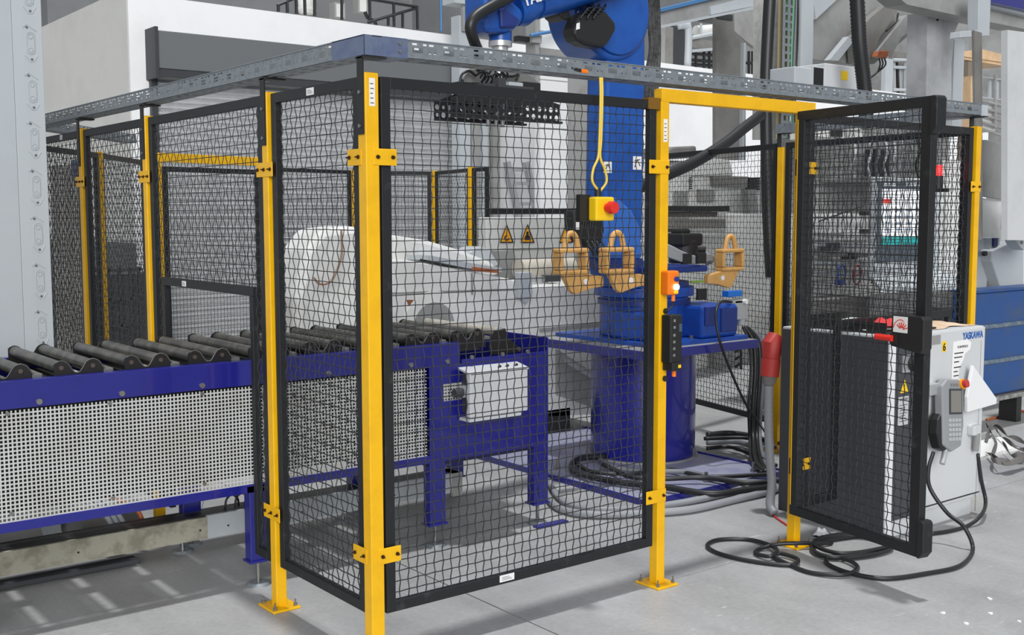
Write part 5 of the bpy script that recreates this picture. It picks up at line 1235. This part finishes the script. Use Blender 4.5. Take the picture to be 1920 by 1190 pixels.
# ---- machine behind right side panel (seen through the mesh right of pedestal)
t = thing('white_press', 'white press machine behind the side mesh right of the pedestal', 'machine', tuple(PX(1350, 600, Y=4.6)))
pbox(1200, 300, 1290, 800, 4.7, .6).build('left_block', WHT, t, bev=.01)
pbox(1290, 330, 1440, 800, 4.9, .6).build('body', WHT, t, bev=.01)
MB().prism(pp([(1300, 330), (1308, 308), (1340, 295), (1370, 300), (1376, 330)], 4.85), 4.85, 5.3).build('dome', WHT, t, bev=.02)
MB().prism(pp([(1242, 285), (1262, 275), (1306, 273), (1308, 295), (1242, 300)], 4.5), 4.5, 5.0).build('top_cover', MGRD, t, bev=.02)
pbox(1338, 330, 1402, 350, 4.85, .08).build('dark_band', MGRD, t); pbox(1312, 355, 1340, 378, 4.85, .06).build('grey_inset', MGR, t)
pbox(1268, 358, 1290, 386, 4.65, .06).build('grey_inset', MGR, t)
for k in range(5): pbox(1405, 333+k*5, 1432, 335.5+k*5, 4.84, .06).build('louvre', RUB, t)
for k in range(6): pbox(1289, 332+k*4, 1298, 334+k*4, 4.84, .06).build('louvre', RUB, t)
pbox(1250, 386, 1368, 396, 4.3, .2).build('black_shelf', RUB, t); pbox(1252, 397, 1345, 406, 4.35, .1).build('shelf_brushes', mat('dark_bristle', (90, 86, 84), .9, c2=(50, 48, 46), scale=60, amt=1), t)
pbox(1250, 411, 1392, 428, 4.4, .3).build('grey_beam', MGRD, t); pbox(1250, 434, 1385, 441, 4.5, .2).build('white_ledge', WHT, t)
MB().prism(pp([(1402, 355), (1418, 355), (1428, 460), (1414, 460), (1408, 430)], 4.7), 4.7, 4.8).build('curved_guard', MGR, t)
pbox(1430, 438, 1438, 480, 4.6, .1).build('white_tube', WHT, t)
pbox(1340, 640, 1440, 700, 4.8, .1).build('grey_inset', MGR, t); pbox(1330, 730, 1360, 770, 4.75, .1).build('dark_opening', RUB, t)
for k in range(5): MB().tube(catmull([PX(1378, 660+k*14, Y=4.6), PX(1388, 655+k*14, Y=4.55), PX(1390, 668+k*14, Y=4.55)], 5), .015, 6).build('hose', CBLK, t, smooth=True)
# ---- machine + HMI behind the gate
t = thing('press_control', 'grey control pillar with lit screen behind the open gate', 'control panel', tuple(PX(1690, 500, Y=1.2)))
pbox(1640, 334, 1800, 520, 1.35, .06).build('pillar', LGC, t, bev=.01)
pbox(1646, 340, 1742, 490, 1.34, .01).build('bezel', SCRG, t)
sc_ = pbox(1654, 355, 1737, 443, 1.332, .006).build('screen', SCRN, t)
pbox(1654, 443, 1737, 458, 1.332, .006).build('screen_bar', SCRT, t)
pbox(1655, 373, 1672, 381, 1.33, .002).build('alarm_field', SCRR, sc_)
for i in range(4):
    for j in range(4): pbox(1659+i*20, 392+j*12, 1670+i*20, 396+j*12, 1.3305, .0015).build('screen_field', mat('screen_grey', (160, 175, 195), .5), sc_)
text('CONTROL', .035, PX(1658, 348, Y=1.335), (1, 0, 0), (0, 0, 1), PAPER, t) if False else None
for (x0, x1) in ((1657, 1680), (1700, 1735)): pbox(x0, 343, x1, 349, 1.335, .005).build('nameplate', LGC, t)
pbox(1775, 300, 1800, 520, 1.3, .05).build('side_cover', WHT, t)
for z_ in (396, 430): pbox(1622, z_, 1632, z_+8, 1.3, .05).build('latch', RUB, t)
t = thing('slanted_shelf', 'grey sheet metal shelf sticking out below the lit screen', 'shelf', tuple(PX(1720, 530, Y=1.0)))
a0 = PX(1650, 520, Z=1.30)
a = [PX(1637, 522, Y=1.3), PX(1745, 500, Y=1.3), PX(1815, 530, Y=.9), PX(1815, 536, Y=.9), PX(1750, 540, Y=.75), PX(1650, 540, Y=.85)]
q = MB().add([tuple(p) for p in a] + [tuple(p-np.array([0, 0, .02])) for p in a], [(0, 1, 2, 3, 4, 5), (11, 10, 9, 8, 7, 6)] + [(i, i+6, (i+1) % 6+6, (i+1) % 6) for i in range(6)]); q.build('sheet', LGC, t)
t = thing('casting_press', 'grey and white die casting press with valves behind the mesh and gate', 'machine', tuple(PX(1580, 500, Y=2.4)))
pbox(1475, 400, 1650, 640, 2.6, .7).build('white_frame', WHT, t, bev=.01)
pbox(1520, 250, 1640, 400, 3.0, .6).build('upper_block', MGR, t, bev=.01)
pbox(1640, 240, 1780, 340, 2.4, .6).build('upper_housing', MGR, t, bev=.01)
pbox(1535, 232, 1620, 262, 2.3, .3).build('white_box', WHT, t, bev=.01); pbox(1560, 240, 1580, 256, 2.28, .02).build('black_port', RUB, t)
pbox(1640, 280, 1668, 330, 2.3, .1).build('cylinder_block', RUB, t)
random.seed(5)
for k in range(9):
    x_ = 1600+k*15; MB().tube(catmull([PX(x_, 262, Y=2.2), PX(x_+4, 285, Y=2.15), PX(x_-3, 310, Y=2.2), PX(x_+3, 335, Y=2.25)], 4), .012, 6).build('hose', random.choice([CBLK, CGRY, LGC]), t, smooth=True)
for k in range(5):
    y_ = 440+k*18; MB().tube([PX(1530, y_, Y=2.5), PX(1632, y_+3, Y=2.5)], .02, 6).build('pipe', random.choice([LGC, ALU, MGRD]), t, smooth='auto')
MB().tube([PX(1535, 415, Y=2.45), PX(1620, 385, Y=2.45)], .008, 6).build('rod', DRK, t)
pbox(1555, 455, 1575, 470, 2.45, .1).build('valve_block', DRK, t); pbox(1596, 474, 1608, 486, 2.45, .1).build('valve_block', RUB, t)
for (cx, m_, l) in ((1578, mat('valve_wheel_blue', (40, 70, 170), .4), 'blue hand valve wheel'), (1607, mat('valve_wheel_red', (150, 60, 60), .5), 'red hand valve wheel')):
    c = PX(cx, 515, Y=2.3)
    MB().tube([(c[0]+.055*math.cos(a_), 2.3, c[2]+.085*math.sin(a_)) for a_ in np.linspace(0, 2*math.pi, 20)], .009, 6, cap=False).build('valve_wheel', m_, t, smooth=True, label=l)
    MB().tube([(c[0]-.055, 2.3, c[2]), (c[0]+.055, 2.3, c[2])], .007, 6).build('wheel_spoke', m_, t)
pbox(1572, 524, 1584, 534, 2.3, .04).build('blue_knob', mat('valve_wheel_blue', (40, 70, 170), .4), t)
c = PX(1640, 515, Y=2.3); random.seed(8)
for k in range(7): MB().tube(catmull([c+np.array([random.uniform(-.06, .06), 0, random.uniform(-.08, .08)]) for _ in range(4)], 4), .010, 6).build('brass_hose', mat('brass', (130, 104, 60), .5, .3), t, smooth=True)
pbox(1500, 560, 1640, 640, 2.2, .3).build('lower_block', MGRD, t)
pbox(1640, 545, 1800, 640, 1.9, .05).build('lower_cabinet', MGR, t); pbox(1765, 575, 1800, 640, 1.2, .2).build('dark_box', DRK, t)
# right P2-side dark gap behind cabinet: folded tarp
t = thing('strap_pile', 'pile of grey webbing straps on the floor right of the cabinet', 'straps', tuple(PX(1870, 850, Z=0)))
random.seed(21)
base_ = [[(1848, 830), (1862, 800), (1885, 815), (1915, 830), (1950, 838)], [(1850, 800), (1868, 830), (1862, 865), (1900, 868), (1945, 860)], [(1868, 808), (1895, 835), (1925, 850), (1940, 870)], [(1850, 850), (1880, 870), (1930, 862)], [(1880, 835), (1900, 858), (1920, 850)]]
for k, pl in enumerate(base_):
    P_ = catmull([PX(x, y, Z=.02+.05*abs(math.sin(i*2+k))) for i, (x, y) in enumerate(pl)], 8)
    vs = []; fs = []
    for i, p in enumerate(P_):
        w_ = .05; tw = math.sin(i*.35+k)*.8
        dx = np.array([w_*math.cos(.9), w_*math.sin(.9)*math.cos(tw), w_*abs(math.sin(tw))])
        vs += [tuple(p-dx*.5*np.array([1, 1, 0])), tuple(p+dx*.5*np.array([1, 1, 2]))]
    n_ = len(P_)
    for i in range(n_-1): fs.append((2*i, 2*i+1, 2*i+3, 2*i+2))
    o = MB().add(vs, fs).build('strap', TARP, t); sm = o.modifiers.new('s', 'SOLIDIFY'); sm.thickness = .004
t = thing('flat_board', 'white flat board on the floor under the straps', 'board', tuple(PX(1880, 850, Z=0)))
MB().prism([tuple(PX(x, y, Z=0)[:2]) for x, y in ((1838, 862), (1908, 843), (1880, 822), (1800, 838))], .0, .02, axis='z').build('board', PAPER, t)
# blue steel bin
t = thing('blue_steel_bin', 'dented blue ribbed steel bin standing right of the cabinet', 'bin', tuple(PX(1870, 745, Y=1.0)))
YBn = 1.0
bx0 = PX(1828, 640, Y=YBn)[0]; bx1 = bx0+1.6; bz1 = PX(1826, 548, Y=YBn)[2]; bz0 = PX(1845, 748, Y=YBn)[2]
hh = (bz1-bz0)/3
for k in range(3):
    B(bx0, YBn+.02, bz0+k*hh+.012, bx1, YBn+.2, bz0+(k+1)*hh-.012).build('side_course', BINB, t, bev=.01)
for k in (1, 2): MB().cyl((bx0, YBn+.022, bz0+k*hh), (bx1, YBn+.022, bz0+k*hh), .02, 12).build('rib', mat('rib_worn', (84, 104, 124), .45, c2=(130, 134, 136), scale=20, amt=.8), t, smooth='auto')
B(bx0, YBn+.0, bz1-.01, bx1, YBn+.22, bz1+.008).build('rim', BINB, t)
B(bx0-.01, YBn-.02, bz0-.03, bx1+.1, YBn+.25, bz0).build('base_frame', mat('frame_pale', (150, 150, 146), .6, c2=(90, 90, 88), scale=20, amt=.8), t)
for x_ in (bx0+.1, bx0+.8, bx1-.1): B(x_-.04, YBn+.05, 0, x_+.04, YBn+.2, bz0-.03).build('foot', RUB, t)
p = PX(1826, 653, Y=YBn); text('SPARE', .082, (p[0]-.045, YBn+.018, p[2]-.015), (1, 0, 0), (0, 0, 1), PAPER, t, bold=.002, ext=.001)
cable('brown_rope', 'thin brown cord on the floor beyond the straps', [PX(1850, 786, Z=.01), PX(1885, 778, Z=.01), PX(1910, 770, Z=.01), PX(1940, 775, Z=.01)], .01, COPP)
# floor litter specks
random.seed(2)
for (x, y) in ((1768, 1149), (1858, 1150), (1912, 1165), (1855, 1122), (1812, 1169)):
    p = PX(x, y, Z=0); a = [(p[0]+.012*math.cos(k*1.2)*random.uniform(.5, 1.2), p[1]+.012*math.sin(k*1.2)*random.uniform(.5, 1.2)) for k in range(5)]
    o = MB().prism(a, 0, .004, axis='z').build('paint_flake', PAPER, None)
    tag(o, 'white paint flake on the floor at the lower right, ' + {1768: 'leftmost, in the middle row', 1858: 'level with the leftmost', 1912: 'rightmost, by the picture edge', 1855: 'farthest from the viewer', 1812: 'nearest the bottom edge'}[x], 'flake', 'white flakes on the floor')
